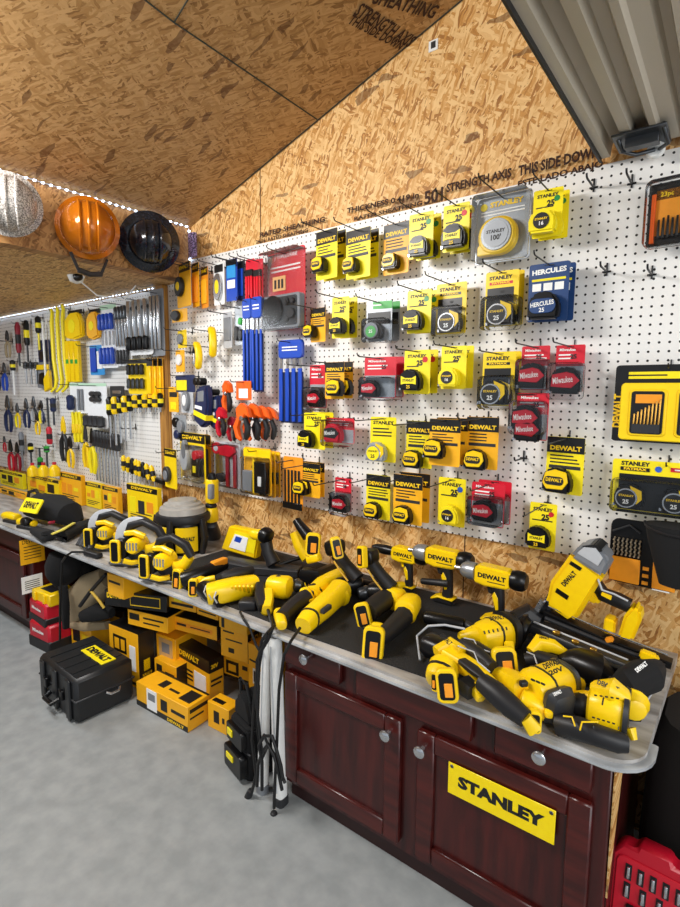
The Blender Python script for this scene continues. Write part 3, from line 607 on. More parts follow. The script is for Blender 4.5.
# ---- left part of board 1: assorted packs
def pack(name, label, cat, bb, d, cardm, parts=(), rz=0., hk=.18, head=None, htxt=None, hh=.2, bl=None, hm=None, tm=None, th=.003, lab_hook=None):
    """carded pack. parts: list of (kind, mat, x0,x1,z0,z1 in card fractions, depth)"""
    x0, y0, x1, y1 = bb; xm, ym = (x0+x1)/2, (y0+y1)/2
    w = (W(x1, ym, d)-W(x0, ym, d)).x; top, bot = W(xm, y0, d), W(xm, y1, d); h = top.z-bot.z; X = (top.x+bot.x)/2
    t = thing(name, label, cat, (X, -d, bot.z), rz)
    MB().prism(rect(w, h, .06, 2, 0, h/2), 0, th).build('backing_card', cardm, t)
    if head: MB().box((-w/2, -.0004, h*(1-hh)), (w/2, -.001, h*.995)).build('card_header', head, t)
    if htxt: text(htxt, h*hh*.42, t, tm or ypr, (0, -.0014, h*(1-hh*.5)), w=w*.8, bold=.04)
    for q in parts:
        k, mt, a, b, c, e, dp = q[:7]; A, B, Cc, E = a*w-w/2, b*w-w/2, c*h, e*h; nm = q[7] if len(q) > 7 else {'r': 'printed_panel', 'v': 'rod', 'h': 'handle', 'd': 'disc', 'n': 'tool_body'}[k]
        if k == 'r': MB().box((A, -.001, Cc), (B, -.001-dp, E)).build(nm, mt, t, min(.003, dp*.3))
        elif k == 'v': r = (B-A)/2; MB().seg(((A+B)/2, -.002-r, Cc), ((A+B)/2, -.002-r, E), r, r, 8).build(nm, mt, t)
        elif k == 'h': r = (B-A)/2; MB().tube([((A+B)/2, -.003-r, Cc), ((A+B)/2, -.003-r, Cc+(E-Cc)*.15), ((A+B)/2, -.003-r, Cc+(E-Cc)*.5), ((A+B)/2, -.003-r, Cc+(E-Cc)*.85), ((A+B)/2, -.003-r, E)], [r*.7, r, r*.85, r, r*.5], 10).build(nm, mt, t)
        elif k == 'd': MB().prism(circ(1, 20, 0, 0), 0, 1) ; MB().prism([((A+B)/2+u*(B-A)/2, (Cc+E)/2+v*(E-Cc)/2) for u, v in circ(1, 20)], -.001, -.001-dp).build(nm, mt, t, min(.003, dp*.2))
        elif k == 'n': MB().prism([(A+(B-A)*u, Cc+(E-Cc)*v) for u, v in ((0, .1), (.1, .9), (.5, 1), (.9, .85), (1, .4), (.7, 0))], -.001, -.001-dp).build(nm, mt, t, min(.004, dp*.25))
    if bl: MB().prism(rect(w*.94, h*bl, .08, 3, 0, h*bl/2+h*.01), -.001, -.001-max([q[6] for q in parts]+[.02])-.006).build('blister', clr, t, .003)
    if hk: hook(X, bot.z+h*.94, hk, 'dark wire hook for '+(lab_hook or label)[:70])
    return t
saw = [('d', blk, .0, .5, .2, .75, .02, 'blade_coil'), ('d', orc, .12, .38, .32, .62, .024, 'disc')]
pack('blade_card', 'amber card with black round blade at left end of near pegboard', 'blade pack', (174, 263, 193, 307), .08, orc, [('d', blk, .05, .6, .25, .7, .02), ('d', yel, .2, .45, .38, .58, .023)], head=bk2, htxt='DEWALT', rz=-.2)
pack('blade_card', 'amber blade card, middle of three at left end of near pegboard', 'blade pack', (191, 263, 200, 307), .06, orc, [('r', org, .1, .9, .1, .7, .006)], head=bk2, htxt='DEWALT', rz=-.2)
pack('blade_card', 'amber blade card, rightmost of three beside wire brush pack', 'blade pack', (200, 267, 209, 308), .05, org, [('r', orc, .1, .9, .1, .7, .006)], head=bk2, rz=-.2, htxt='DEWALT')
pack('socket_card', 'small amber card with black knob under left blade cards', 'accessory pack', (172, 309, 187, 322), .07, orc, [('d', blk, .1, .6, .1, .9, .02)], hk=0)
pack('wire_brush_pack', 'pack with coiled silver wire loop left of blue packs', 'accessory pack', (213, 263, 225, 305), .05, wht, [('d', steel, .1, .9, .1, .75, .014, 'wire_coil'), ('d', yl2, .3, .7, .25, .6, .016), ('r', prt, .1, .9, .78, .96, .001)], rz=-.1)
pack('blue_drill_pack', 'bright blue pack with white lettering beside wire loop pack', 'accessory pack', (226, 259, 237, 301), .06, blu, [('r', lbl, .1, .9, .55, .85, .002), ('r', whc, .15, .85, .3, .5, .003)], head=bk2)
pack('blue_drill_pack', 'darker blue pack half hidden behind bright blue one', 'accessory pack', (237, 261, 244, 300), .03, nav, [('r', blu, .1, .9, .1, .8, .004)], head=bk2)
for i, (x, lb) in enumerate(((246, 'left'), (254.5, 'right'))):
    pack('spade_bit_pack', 'red pack of thin red bits, %s one beside red hole saw kit' % lb, 'drill bits', (x, 259, x+8.5, 302), .05, rdc, [('v', M('bright_red', '#E01B2E', .35), .08+.3*k, .3+.3*k, .05, .6, .01, 'bit') for k in range(3)]+[('r', bk2, .05, .95, .58, .75, .012)])
t = pack('hole_saw_kit', 'large clear red carded hole saw kit left of tape measures', 'hole saw kit', (266, 249, 306, 330), .06, rdc, [], rz=-.08, lab_hook='large red hole saw kit')
h_ = .0; w_ = (W(306, 290, .06)-W(266, 290, .06)).x; h_ = (W(286, 249, .06)-W(286, 330, .06)).z
text('Milwaukee', h_*.07, t, wpr, (0, -.001, h_*.93), w=w_*.6); lines(t, w_, h_*.72, h_*.82, 2, wpr, -.0006)
tr = MB().prism(rect(w_, h_*.42, .08, 3, 0, h_*.22), -.001, -.035).build('case', gry, t, .005)
MB().prism(rect(w_*.9, h_*.36, .08, 3, 0, h_*.22), -.034, -.037).build('case_window', M('smoke_window', '#3A3D40', .2), tr)
MB().prism([(-w_*.16+u, h_*.24+v) for u, v in circ(w_*.26, 24)], -.037, -.052).build('hole_saw', gbk, tr, .003)
for (u, v, r) in ((.2, .33, .07), (.33, .18, .09), (.2, .12, .06), (.36, .33, .05)): MB().prism([(w_*u+a, h_*v+b) for a, b in circ(w_*r, 14)], -.037, -.05).build('arbor', blk, tr, .002)
MB().box((-w_*.35, -.001, h_*.5), (w_*.0, -.004, h_*.68)).build('picture_panel', M('cream_print', '#D9A66A', .5), t)
for u in (-.27, -.17, -.08): MB().box((w_*u-.006, -.004, h_*.53), (w_*u+.006, -.006, h_*.64)).build('pictured_saw', prt, t)
MB().prism(rect(w_*1.02, h_*.97, .04, 3, 0, h_*.485), -.002, -.056).build('blister', clr, t, .006)
# blue spade bit bundles
def bundle(label, bb, d, nshaft, heads):
    x0, y0, x1, y1 = bb; w = (W(x1, (y0+y1)/2, d)-W(x0, (y0+y1)/2, d)).x; top, bot = W((x0+x1)/2, y0, d), W((x0+x1)/2, y1, d); h = top.z-bot.z
    t = thing('spade_bit_set', label, 'drill bits', (bot.x, -d, bot.z))
    MB().prism(rect(w, h*.22, .2, 3, 0, h*.89), 0, -.02).build('hanger', blu, t, .004); lines(t, w*.8, h*.86, h*.93, 2, wpr, -.0205)
    MB().box((-w*.46, -.0, 0), (w*.46, -.012, h*.62)).build('sleeve', nav, t, .003)
    for k in range(nshaft):
        x = -w*.4+w*.8*k/(nshaft-1); MB().box((x-w*.3/nshaft, -.012, h*.02), (x+w*.3/nshaft, -.02, h*.66)).build('shank_sleeve', blu, t, .002)
        MB().prism([(x-.007, h*.66), (x-.008, h*.78), (x, h*.81), (x+.008, h*.78), (x+.007, h*.66)], -.010, -.014).build('bit_head', steel, t)
    hook(bot.x, bot.z+h*.97, .15, 'dark wire hook for '+label)
bundle('blue roll of spade bits hanging alone right of orange clamps', (281, 340, 305, 423), .05, 4, 0)
bundle('blue roll of spade bits, left of two below red packs', (246, 299, 255, 388), .07, 3, 0)
bundle('blue roll of spade bits, right of two below red kit', (255, 297, 265, 392), .09, 3, 0)
pack('grey_plate_pack', 'grey square plate in clear pack below blue packs', 'accessory pack', (222, 312, 233, 348), .06, lgr, [('r', gry, .1, .9, .2, .85, .004)], rz=-.2)
pack('brush_pack', 'silver pack of small black brushes beside grey plate', 'accessory pack', (234, 306, 246, 345), .06, silv, [('n', chg, .1, .5, .1, .5, .015), ('n', grn, .5, .9, .5, .7, .015), ('d', gbk, .5, .9, .1, .4, .015)], rz=-.1)
# yellow bar clamps / spring clips
def hosecl(px, py, d, s, rz, label, col=yel):
    p = W(px, py, d); t = thing('hand_clamp', label, 'clamp', p, rz)
    b = MB(); n = 9; b.tube([(s*.5*math.cos(a)*.55, 0, s*.5+s*.5*math.sin(a)) for a in [-PI*.45+PI*1.1*k/n for k in range(n+1)]], [s*.09]+[s*.15]*(n-1)+[s*.08], 10, 2.5, 1.1); b.build('jaw', col, t)
    MB().seg((-s*.1, 0, s*.95), (-s*.45, 0, s*.62), s*.1, s*.07).build('upper_arm', blk, t); MB().seg((-s*.05, 0, s*.08), (-s*.5, 0, s*.3), s*.09, s*.06).build('lower_arm', gry, t)
    MB().tube([(-s*.35, 0, s*.66), (-s*.3, 0, s*.25)], s*.05, 8).build('bar', steel, t)
    hook(p.x, p.z+s*.95, .2, 'dark wire hook for '+label)
    return t
hosecl(197, 368, .10, .115, -.3, 'yellow and black hand clamp, left of two by far board strip'); hosecl(212, 356, .09, .125, -.5, 'yellow curved hand clamp, right of two, beside grey plate')
pack('clip_pack', 'small yellow clip pack at left end under knob card', 'accessory pack', (176, 330, 188, 348), .07, yl2, [('d', gry, .1, .7, .2, .8, .012)], rz=-.2)
pack('clip_pack', 'small amber clip pack lowest at left end above navy tools', 'accessory pack', (174, 350, 186, 372), .07, orc, [('d', wht, .2, .8, .3, .8, .012)], rz=-.2)
# navy knee/ratchet set and small packs
pack('blade_pack', 'yellow and navy blade pack above grey cutter pack', 'blade pack', (174, 375, 196, 392), .09, nav, [('r', lem, .05, .6, .1, .7, .002)], rz=-.1)
pack('cutter_pack', 'amber pack at left end beside silver cutter', 'accessory pack', (168, 387, 179, 412), .07, orc, [('r', lem, .2, .8, .1, .4, .002), ('r', prt, .1, .9, .6, .8, .001)], rz=-.1)
pack('utility_cutter', 'silver and grey cutter in clear pack left of navy tool', 'cutter', (180, 390, 194, 413), .09, lgr, [('d', gry, .3, .8, .1, .95, .02, 'tool_body'), ('d', wht, .4, .7, .3, .8, .024)], rz=-.1, hk=0)
pack('socket_pack', 'silver and black pack of sockets below silver cutter', 'accessory pack', (173, 415, 187, 440), .08, silv, [('d', gbk, .1, .5, .5, .9, .02), ('d', gry, .5, .9, .3, .8, .02), ('d', nav, .2, .6, .05, .4, .02)], rz=-.1, hk=0)
def strapper(px, py, px2, py2, d, label):
    a, b = W(px, py, d), W(px2, py2, d); s = (a.z-b.z); t = thing('navy_ratchet_tool', label, 'hand tool', (b.x, -d, b.z), -.2)
    MB().prism([(-s*.35, s*.15), (-s*.3, s*.6), (-s*.15, s*.95), (s*.3, s*1.0), (s*.35, s*.6), (s*.25, s*.1), (0, 0)], -.02, .02).build('tool_body', nav, t, .01, seg=2)
    MB().prism([(-s*.12, s*.6), (-.1*s, s*.85), (s*.2, s*.88), (s*.2, s*.62)], -.022, .022).build('window', gry, t, .003)
    MB().prism([(-s*.33, s*.3), (-s*.3, s*.42), (s*.3, s*.3), (s*.28, s*.18)], -.0225, .0225).build('yellow_band', lem, t, .001)
    MB().prism([(-s*.25, s*.46), (-s*.24, s*.54), (s*.1, s*.5), (s*.1, s*.42)], -.0225, .0225).build('white_label', whc, t, .001)
    for u in (-.2, .0): MB().lathe([(.0, -.02), (s*.09, -.02), (s*.09, .02), (0, .02)], 14, 'y', Matrix.Translation((s*u-.01, 0, s*1.08))).build('knob', gbk, t, .002)
strapper(203, 385, 204, 428, .11, 'navy hand tool with yellow band beside red clamps')
strapper(214, 395, 217, 430, .08, 'second navy hand tool half behind the first one')
# orange spring clamps
def spring_clamp(px, py, d, s, rz, label, top, hand, ry=0.):
    p = W(px, py, d); t = thing('spring_clamp', label, 'clamp', p, rz, 'spring clamps on the near pegboard', ry=ry)
    MB().prism([(-s*.22, s*.62), (-s*.25, s*.85), (-s*.05, s*1.02), (s*.2, s*.9), (s*.3, s*.62), (.12*s, s*.7), (0, s*.55)], -.014, .014).build('jaw', top, t, .004, seg=2)
    MB().tube([(-s*.16, 0, s*.62), (-s*.3, 0, s*.35), (-s*.22, 0, s*.08), (-s*.12, 0, 0)], [s*.07, s*.09, s*.08, s*.05], 10, 2.5).build('handle', hand, t)
    MB().tube([(s*.06, 0, s*.6), (s*.16, 0, s*.35), (s*.12, 0, s*.12), (s*.08, 0, s*.02)], [s*.06, s*.085, s*.08, s*.05], 10, 2.5).build('handle', blk, t)
    MB().lathe([(0, -.017), (s*.07, -.017), (s*.07, .017), (0, .017)], 14, 'y', Matrix.Translation((-s*.02, 0, s*.6))).build('spring', steel, t, .002)
    return t
for i, (px, py, s, tp, hd, lb, dd) in enumerate(((228, 412, .15, ora, ora, 'orange jawed spring clamp high above red handled one', .10), (222, 436, .14, red, red, 'red handled spring clamp left of orange ones', .12), (233, 441, .12, dred, red, 'dark red spring clamp behind red handled one', .08),
        (244, 440, .17, ora, ora, 'large orange spring clamp, front one of the row', .14), (254, 440, .17, ora, ora, 'large orange spring clamp, second of the row', .10), (263, 440, .16, ora, gbk, 'orange and black spring clamp, third of the row', .07), (270, 440, .155, ora, ora, 'orange spring clamp, last of the row beside blue roll', .04))):
    c = spring_clamp(px, py, dd, s, -.3+.1*i, lb, tp, hd)
pack('clamp_card', 'white and orange triangular card above spring clamps', 'accessory pack', (236, 381, 251, 400), .12, ora, [('r', whc, .2, .8, .1, .6, .001)], hk=.2)
pack('tool_kit_card', 'amber pack with black hot knife and silver tool above radio', 'accessory pack', (177, 433, 208, 481), .10, yl2, [('d', lgr, .1, .42, .2, .7, .02, 'tool_body'), ('d', gry, .2, .36, .45, .85, .024, 'tool_body'), ('r', gbk, .58, .82, .12, .5, .02, 'tool_body'), ('r', lem, .64, .76, .2, .35, .022), ('d', red, .62, .8, .46, .66, .022, 'red_cap')], head=bk2, htxt='DEWALT', bl=.75, rz=-.15)
pack('tool_kit_card', 'amber pack behind the hot knife one, its edge showing', 'accessory pack', (189, 434, 213, 480), .05, orc, [('r', chg, .6, .9, .1, .7, .02)], head=bk2, rz=-.15, hk=0)
pack('knife_card', 'narrow amber card with grey tool left of hot knife pack', 'accessory pack', (163, 449, 178, 488), .09, yl2, [('d', chg, .05, .6, .15, .55, .02, 'tool_body'), ('d', gry, .15, .5, .2, .45, .024)], head=bk2, htxt='DEWALT', rz=-.15)
pack('red_clamp_pack', 'clear pack with dark red clamp below red clamps', 'clamp', (214, 442, 240, 487), .06, lgr, [('r', dred, .5, .62, .02, .95, .012, 'bar'), ('r', dred, .78, .9, .02, .75, .012, 'bar'), ('n', red, .3, .9, .68, .95, .02, 'jaw'), ('n', blk, .1, .5, .1, .3, .015, 'jaw'), ('d', red, .0, .35, .72, .98, .016, 'ring'), ('d', lgr, .08, .27, .78, .92, .018, 'disc')], bl=.95)
t = pack('knife_box', 'clear box pack with black and white knife right of red clamp pack', 'accessory pack', (244, 448, 271, 494), .12, orc, [('r', yel, .0, 1., .80, .97, .004), ('r', gry, .02, .4, .05, .5, .02, 'tool_body'), ('r', yel, .42, .5, .02, .8, .02), ('r', gbk, .52, .95, .05, .72, .028, 'tool_body'), ('r', wht, .66, .8, .2, .42, .03, 'label')], bl=.8)
text('DEWALT', .012, t, prt, (0, -.006, .125), w=.07, bold=.04)
for k in range(2): pack('knife_box', ['second clear knife pack behind the front one', 'third clear knife pack, last in line'][k], 'accessory pack', (252+9*k, 450+k, 275+5*k, 496), .08-.035*k, orc, [('r', gbk, .5, .95, .3, .55, .02), ('r', yel, .0, 1, .8, .97, .003)], hk=0, bl=.9)
t = pack('jigsaw_blade_card', 'orange card with row of thin blades at left of lowest row', 'blade pack', (283, 457, 303, 509), .07, org, [('r', prt, .05+.18*k, .15+.18*k, .08, .75, .003, 'blade') for k in range(5)]+[('r', gbk, .0, 1, .0, .13, .008, 'card_foot')], rz=-.05)
# ================================================================ FAR PEGBOARD
def P2(px, py, d): return W(px, py, d)
def dims(bb, d):
    x0, y0, x1, y1 = bb; w = (W(x1, (y0+y1)/2, d)-W(x0, (y0+y1)/2, d)).x; top, bot = W((x0+x1)/2, y0, d), W((x0+x1)/2, y1, d); return w, top.z-bot.z, Vector(((top.x+bot.x)/2, -d, bot.z))
def pliers(bb, d, mat, label, head=dst, rz=0., mt2=None, up=True, grp='pliers and snips on the far pegboard'):
    w, h, p = dims(bb, d); w = min(max(w, h*.28), h*.5); t = thing('pliers', label, 'pliers', p, rz, grp)
    for s, mm in ((-1, mat), (1, mt2 or mat)):
        MB().tube([(0, 0, h*.62), (s*w*.32, 0, h*.45), (s*w*.36, 0, h*.2), (s*w*.22, 0, h*.02)], [h*.03, h*.045, h*.045, h*.035], 8, 2.4).build('handle', mm, t)
        MB().prism([(s*w*.02, h*.58), (s*w*.28, h*.68), (s*w*.2, h*.86), (s*w*.03, h)], -.006, .006).build('jaw', head, t, .002)
    MB().lathe([(0, -.009), (h*.045, -.009), (h*.045, .009), (0, .009)], 12, 'y', Matrix.Translation((0, 0, h*.63))).build('pivot', steel, t)
    hook(p.x, p.z+h*.6, .10, 'dark wire hook for '+label[:70]); return t
def hung(name, bb, d, label, cat, hm, sm, hfrac=.45, top=True, rr=.5, grp=None, hk=True, rz=0):
    """screwdriver-like tool: handle and shaft"""
    w, h, p = dims(bb, d); r = min(w*rr, .02); t = thing(name, label, cat, p, rz, grp); a, b = (h*(1-hfrac), h) if top else (0, h*hfrac)
    n = 5; MB().tube([(0, 0, a), (0, 0, a+(b-a)*.15), (0, 0, a+(b-a)*.45), (0, 0, a+(b-a)*.85), (0, 0, b)], [r*.7, r, r*.8, r, r*.5], 10, 2.6).build('handle', hm, t)
    s0, s1 = (0, a) if top else (b, h); MB().tube([(0, 0, s0), (0, 0, s1)], r*.35, 8).build('shaft', sm, t)
    MB().tube([(0, 0, a+(b-a)*.3), (0, 0, a+(b-a)*.6)], r*.9, 10, 3).build('grip_ring', lem if hm in (blk, gbk) else blk, t)
    if hk: hook(p.x, p.z+h*.97, .08, 'dark wire hook for '+label[:70])
    return t
pliers((4, 330, 11, 358), .04, tan, 'brown handled snips at top left of far pegboard', chg)
pliers((0, 362, 9, 391), .04, blu, 'blue handled pliers at far left, upper ones', dst)
pliers((-8, 362, 2, 391), .04, nav, 'navy handled pliers cut by left edge of picture', dst)
pliers((3, 395, 13, 432), .04, nav, 'navy handled pliers at far left below blue ones')
pliers((13, 403, 22, 428), .05, lem, 'yellow and black pliers beside navy ones', mt2=yel)
pliers((23, 398, 30, 428), .05, nav, 'navy pliers between two yellow pairs')
pliers((31, 396, 37, 426), .04, lgr, 'grey pliers behind yellow snips', mt2=blk)
pliers((33, 412, 42, 435), .06, yel, 'short yellow snips hanging lowest of the group', gbk)
pliers((38, 400, 45, 424), .05, lem, 'yellow handled pliers right of grey pair', gbk, mt2=nav)
pliers((0, 436, 9, 452), .05, red, 'small red pliers above big red cutters', dst)
pliers((7, 440, 15, 471), .06, red, 'big red cutters, left of pair at lower left', gbk); pliers((13, 442, 22, 471), .05, dred, 'big dark red cutters, right of pair at lower left', gbk)
hung('nut_driver', (16, 322, 21, 366), .04, 'dark red handled driver at upper left of far pegboard', 'screwdriver', dred, chg, .7)
hung('nut_driver', (24, 320, 30, 362), .04, 'black and orange long handled driver near far LED strip', 'screwdriver', gbk, chg, .6)
hung('nut_driver', (35, 316, 42, 350), .04, 'black and yellow driver below far LED strip', 'screwdriver', gbk, lem, .5)
hung('nut_driver', (11, 360, 16, 395), .04, 'white shafted driver beside blue pliers', 'screwdriver', blk, wht, .3)
for k, x in enumerate((24, 29, 34)): hung('wrench_driver', (x, 362, x+4.5, 384), .04, 'short silver wrench in group of three, %s' % ['left', 'middle', 'right'][k], 'wrench', dst, steel, .3, grp='short wrenches')
def hacksaw(bb, d, label, fm, hm, rz=0):
    w, h, p = dims(bb, d); t = thing('hacksaw', label, 'saw', p, rz)
    MB().tube([(-w*.3, 0, h*.1), (-w*.3, 0, h*.97), (w*.25, 0, h*.97), (w*.3, 0, h*.9)], .007, 8, 3).build('frame', fm, t)
    MB().prism([(-w*.35, 0), (-w*.4, h*.18), (w*.3, h*.3), (w*.35, h*.05)], -.014, .014).build('handle', hm, t, .004); MB().box((w*.27, -.001, h*.2), (w*.33, .001, h*.93)).build('blade', steel, t)
    hook(p.x, p.z+h*.95, .08, 'dark wire hook for '+label)
hacksaw((43, 317, 50, 392), .05, 'tall silver framed saw left of yellow bars', wht, yel)
pack('glove_pack', 'navy and black pack behind tall saw', 'accessory pack', (38, 340, 50, 362), .03, nav, [('r', bk2, .2, .9, .1, .5, .01)], hk=0)
pack('level_pack', 'yellow and black pack behind lower end of tall saw', 'accessory pack', (37, 362, 50, 388), .03, gry, [('r', yel, .0, 1., .7, .9, .012), ('n', gbk, .3, .9, .1, .6, .02)], hk=0)
hung('utility_saw', (44, 398, 53, 444), .06, 'grey saw with bright red handle in middle of far pegboard', 'saw', red, dst, .38, top=False)
hung('utility_saw', (50, 398, 57, 425), .04, 'navy handled knife right of red handled saw', 'saw', nav, dst, .5, top=True)
for k, lb in enumerate(('left', 'middle', 'right')):
    w, h, p = dims((51+5.5*k, 309-2*k, 58+5.5*k, 392), .05); t = thing('pry_bar', '%s of three tall bright yellow curved bars' % lb, 'pry bar', p, 0, 'tall yellow bars')
    MB().tube([(-w*.2, -.03, 0), (-.0, -.005, h*.06), (w*.1, 0, h*.15), (-w*.15, 0, h*.4), (-w*.15, 0, h*.85), (w*.1, -.005, h*.96), (w*.25, -.02, h)], [.012, .018, .02, .02, .02, .017, .01], 10, 3, .6).build('bar', lem, t)
    hook(p.x, p.z+h*.97, .07, 'dark wire hook for %s tall yellow bar' % lb)
for k, lb in enumerate(('left', 'middle', 'right')):
    w, h, p = dims((67+4.5*k, 341, 71+4.5*k, 382), .05); t = thing('yellow_level', '%s of three straight yellow bars under yellow pouch' % lb, 'level', p, 0, 'straight yellow bars')
    MB().box((-w*.5, -.012, 0), (w*.5, .012, h)).build('bar', yel, t, .003); MB().box((-w*.3, -.0135, h*.45), (w*.3, -.011, h*.55)).build('vial', grn, t)
def pouch(bb, d, label, mt):
    w, h, p = dims(bb, d); t = thing('plastic_pouch', label, 'accessory pack', p)
    MB().prism([(-w*.5, h*.1), (-w*.45, h*.7), (-w*.2, h*.9), (w*.3, h*.9), (w*.48, h*.6), (w*.5, h*.08), (0, 0)], -.025, .01).build('pouch', mt, t, .01, seg=2); MB().box((-w*.4, -.004, h*.86), (w*.4, .004, h)).build('header', bk2, t); MB().prism(circ(w*.2, 12, 0, h*.45), -.024, -.028).build('label', lem, t)
    hook(p.x, p.z+h*.95, .1, 'dark wire hook for '+label)
pouch((67, 310, 84, 340), .06, 'rounded yellow pouch right of tall yellow bars', yel); pouch((89, 309, 101, 340), .06, 'yellow and white pouch left of blue driver card', orc)
pack('blue_gauge_pack', 'bright blue printed pack below yellow pouches', 'accessory pack', (91, 345, 103, 375), .05, lbl, [('r', blu, .1, .5, .1, .9, .01), ('r', whc, .55, .9, .2, .8, .006)], rz=.1)
for k, (y0, y1) in enumerate(((0, 0),)):
    pack('driver_set_card', 'tall white card with two rows of blue screwdrivers', 'screwdriver set', (101, 304, 117, 368), .05, whc, [('h', blu, .05+.23*i, .22+.23*i, .60, .85, .02) for i in range(4)]+[('h', blu, .05+.23*i, .22+.23*i, .06, .32, .02) for i in range(4)]+[('v', steel, .11+.23*i, .16+.23*i, .36, .58, .01, 'shaft') for i in range(4)], head=M('mint_card', '#BFE3C4', .5), hh=.08)
pack('wrench_set_card', 'white card of slim tools right of blue screwdriver card', 'tool set', (117, 301, 131, 366), .05, whc, [('v', steel, .08+.22*i, .22+.22*i, .3, .92, .01, 'tool') for i in range(4)]+[('h', chg, .08+.22*i, .24+.22*i, .03, .25, .01) for i in range(4)]+[('h', dst, .06+.22*i, .24+.22*i, .72, .92, .01) for i in range(4)])
pack('wrench_set_card', 'white card of chrome wrenches with black ends near wood strip', 'tool set', (129, 297, 152, 355), .07, whc, [('v', steel, .06+.24*i, .18+.24*i, .28, .95, .01, 'shaft') for i in range(4)]+[('h', gbk, .04+.24*i, .22+.24*i, .08, .32, .014) for i in range(4)]+[('d', chg, .05+.24*i, .2+.24*i, .78, .86, .014, 'ring') for i in range(4)])
pack('wrench_set_card', 'dark edged clear tool card against wood strip', 'tool set', (151, 289, 164, 356), .06, gry, [('v', steel, .1+.28*i, .28+.28*i, .1, .9, .01, 'shaft') for i in range(3)])
pack('white_blade_card', 'white card with blue knives below yellow straight bars', 'tool set', (70, 383, 87, 413), .05, whc, [('h', nav, .15, .38, .1, .6, .02), ('v', gry, .55, .62, .1, .8, .01, 'blade'), ('v', gry, .75, .82, .1, .8, .01, 'blade')], head=MATS['mint_card'], hh=.1)
pack('white_socket_card', 'white card with dark sockets on top and black drivers below', 'tool set', (87, 383, 107, 428), .06, whc, [('d', chg, .25+.25*(i % 2), .5+.25*(i % 2), .58+.12*(i//2), .70+.12*(i//2), .02, 'socket') for i in range(4)]+[('h', chg, .04+.24*i, .24+.24*i, .03, .28, .02) for i in range(4)], head=MATS['mint_card'], hh=.07)
pack('small_bit_card', 'little black and grey card above first screwdrivers', 'tool set', (110, 386, 124, 397), .05, chg, [('r', steel, .2, .8, .3, .6, .004)], hk=0)
pack('bit_driver_card', 'amber card with rows of black bits on far pegboard', 'tool set', (128, 359, 150, 394), .07, yl2, [('h', blk, .08+.2*i, .2+.2*i, .55, .85, .01) for i in range(4)]+[('h', dst, .08+.2*i, .2+.2*i, .15, .45, .01) for i in range(4)], head=bk2, hh=.13)
for k in range(3): pack('bit_driver_card', ['first', 'second', 'third'][k]+' narrow amber card edge right of bit card', 'tool set', (147+5*k, 358, 153+5*k, 398), .08-.015*k, orc, [('r', yel, .2, .8, .1, .8, .01)], head=bk2, hk=.1)
for k in range(11):
    hung('screwdriver', (108+5*k, 397-.4*k, 112.5+5*k, 447-2*k if k < 5 else 412), .08 if k % 2 else .06, 'black and yellow screwdriver, number %d from left in far board row' % (k+1), 'screwdriver', gbk if k % 2 == 0 else yel, steel, .36 if k < 5 else .75, rr=.42, grp='black and yellow screwdrivers hung in a row', hk=False)
for k in range(8):
    hung('long_nut_driver', (94.5+3.1*k, 430+.6*k, 98.5+3.1*k, 480+k*.9), .05, 'long chrome nut driver with black grip, %s of eight in tight row' % ['first', 'second', 'third', 'fourth', 'fifth', 'sixth', 'seventh', 'last'][k], 'nut driver', chg, steel, .32, grp='long nut drivers', rr=.55, hk=False)
for k, (bb, lb) in enumerate((((60, 416, 68, 462), 'yellow headed black and grey snips'), ((67, 436, 74, 468), 'yellow handled snips beside black pair'), ((83, 425, 89, 468), 'tall yellow handled tool left of nut drivers'), ((90, 428, 95, 474), 'tallest yellow handled tool touching nut drivers'))):
    pliers(bb, .06, [blk, yel, yel, lem][k], lb, [yel, gbk, chg, gbk][k])
for k in range(3):
    w, h, p = dims((73+3.5*k, 412, 77+3.5*k, 442), .05); t = thing('yellow_clamp', '%s of three short yellow bars between white card and snips' % ['left', 'middle', 'right'][k], 'clamp', p, 0, 'short yellow bars'); MB().tube([(0, 0, 0), (0, 0, h*.5), (-w*.3, 0, h)], [.01, .016, .012], 8, 3).build('bar', lem, t); MB().seg((0, -.01, h*.3), (0, -.01, h*.6), .012).build('slider', yel, t)
# screwdriver rack
w, h, p = dims((120, 452, 163, 482), .07); t = thing('screwdriver_rack', 'black wall rack holding fan of yellow and black screwdrivers', 'rack', p)
MB().tube([(-w*.36, 0, h*.38), (w*.5, 0, h*.12)], .014, 8, 4).build('rail', gbk, t)
for k, (u, lean) in enumerate(((-.38, -.0), (-.28, .1), (-.18, .05), (-.08, -.02), (.0, -.1), (.1, -.15), (.2, -.25), (.32, -.3))):
    c = thing('screwdriver', 'black and yellow screwdriver in the rack, %s from left' % ['first', 'second', 'third', 'fourth', 'fifth', 'sixth', 'seventh', 'eighth'][k], 'screwdriver', p+Vector((w*u, -.012, h*(.30-.25*(u+.4)))), 0, 'screwdrivers in the rack', ry=lean)
    MB().tube([(0, 0, 0), (0, 0, .02), (0, 0, .05), (0, 0, .08), (0, 0, .095)], [.009, .014, .011, .014, .006], 10, 2.5).build('handle', [yel, gbk][k % 3 == 2], c)
    MB().tube([(0, 0, .03), (0, 0, .06)], .0135, 8, 3).build('grip_ring', blk, c); MB().tube([(0, 0, -.07), (0, 0, .0)], .003, 6).build('shaft', steel, c)
hung('green_tape_gun', (37, 448, 43, 468), .05, 'green cutter left of pair at lower far pegboard', 'cutter', grn, dst, .55, top=False); hung('green_tape_gun', (44, 446, 50, 467), .05, 'green cutter right of pair at lower far pegboard', 'cutter', grn, dst, .3, top=True)
hung('grey_chisel', (19, 432, 25, 470), .04, 'grey tall chisel right of big red cutters', 'chisel', gry, gry, .5, hk=False)
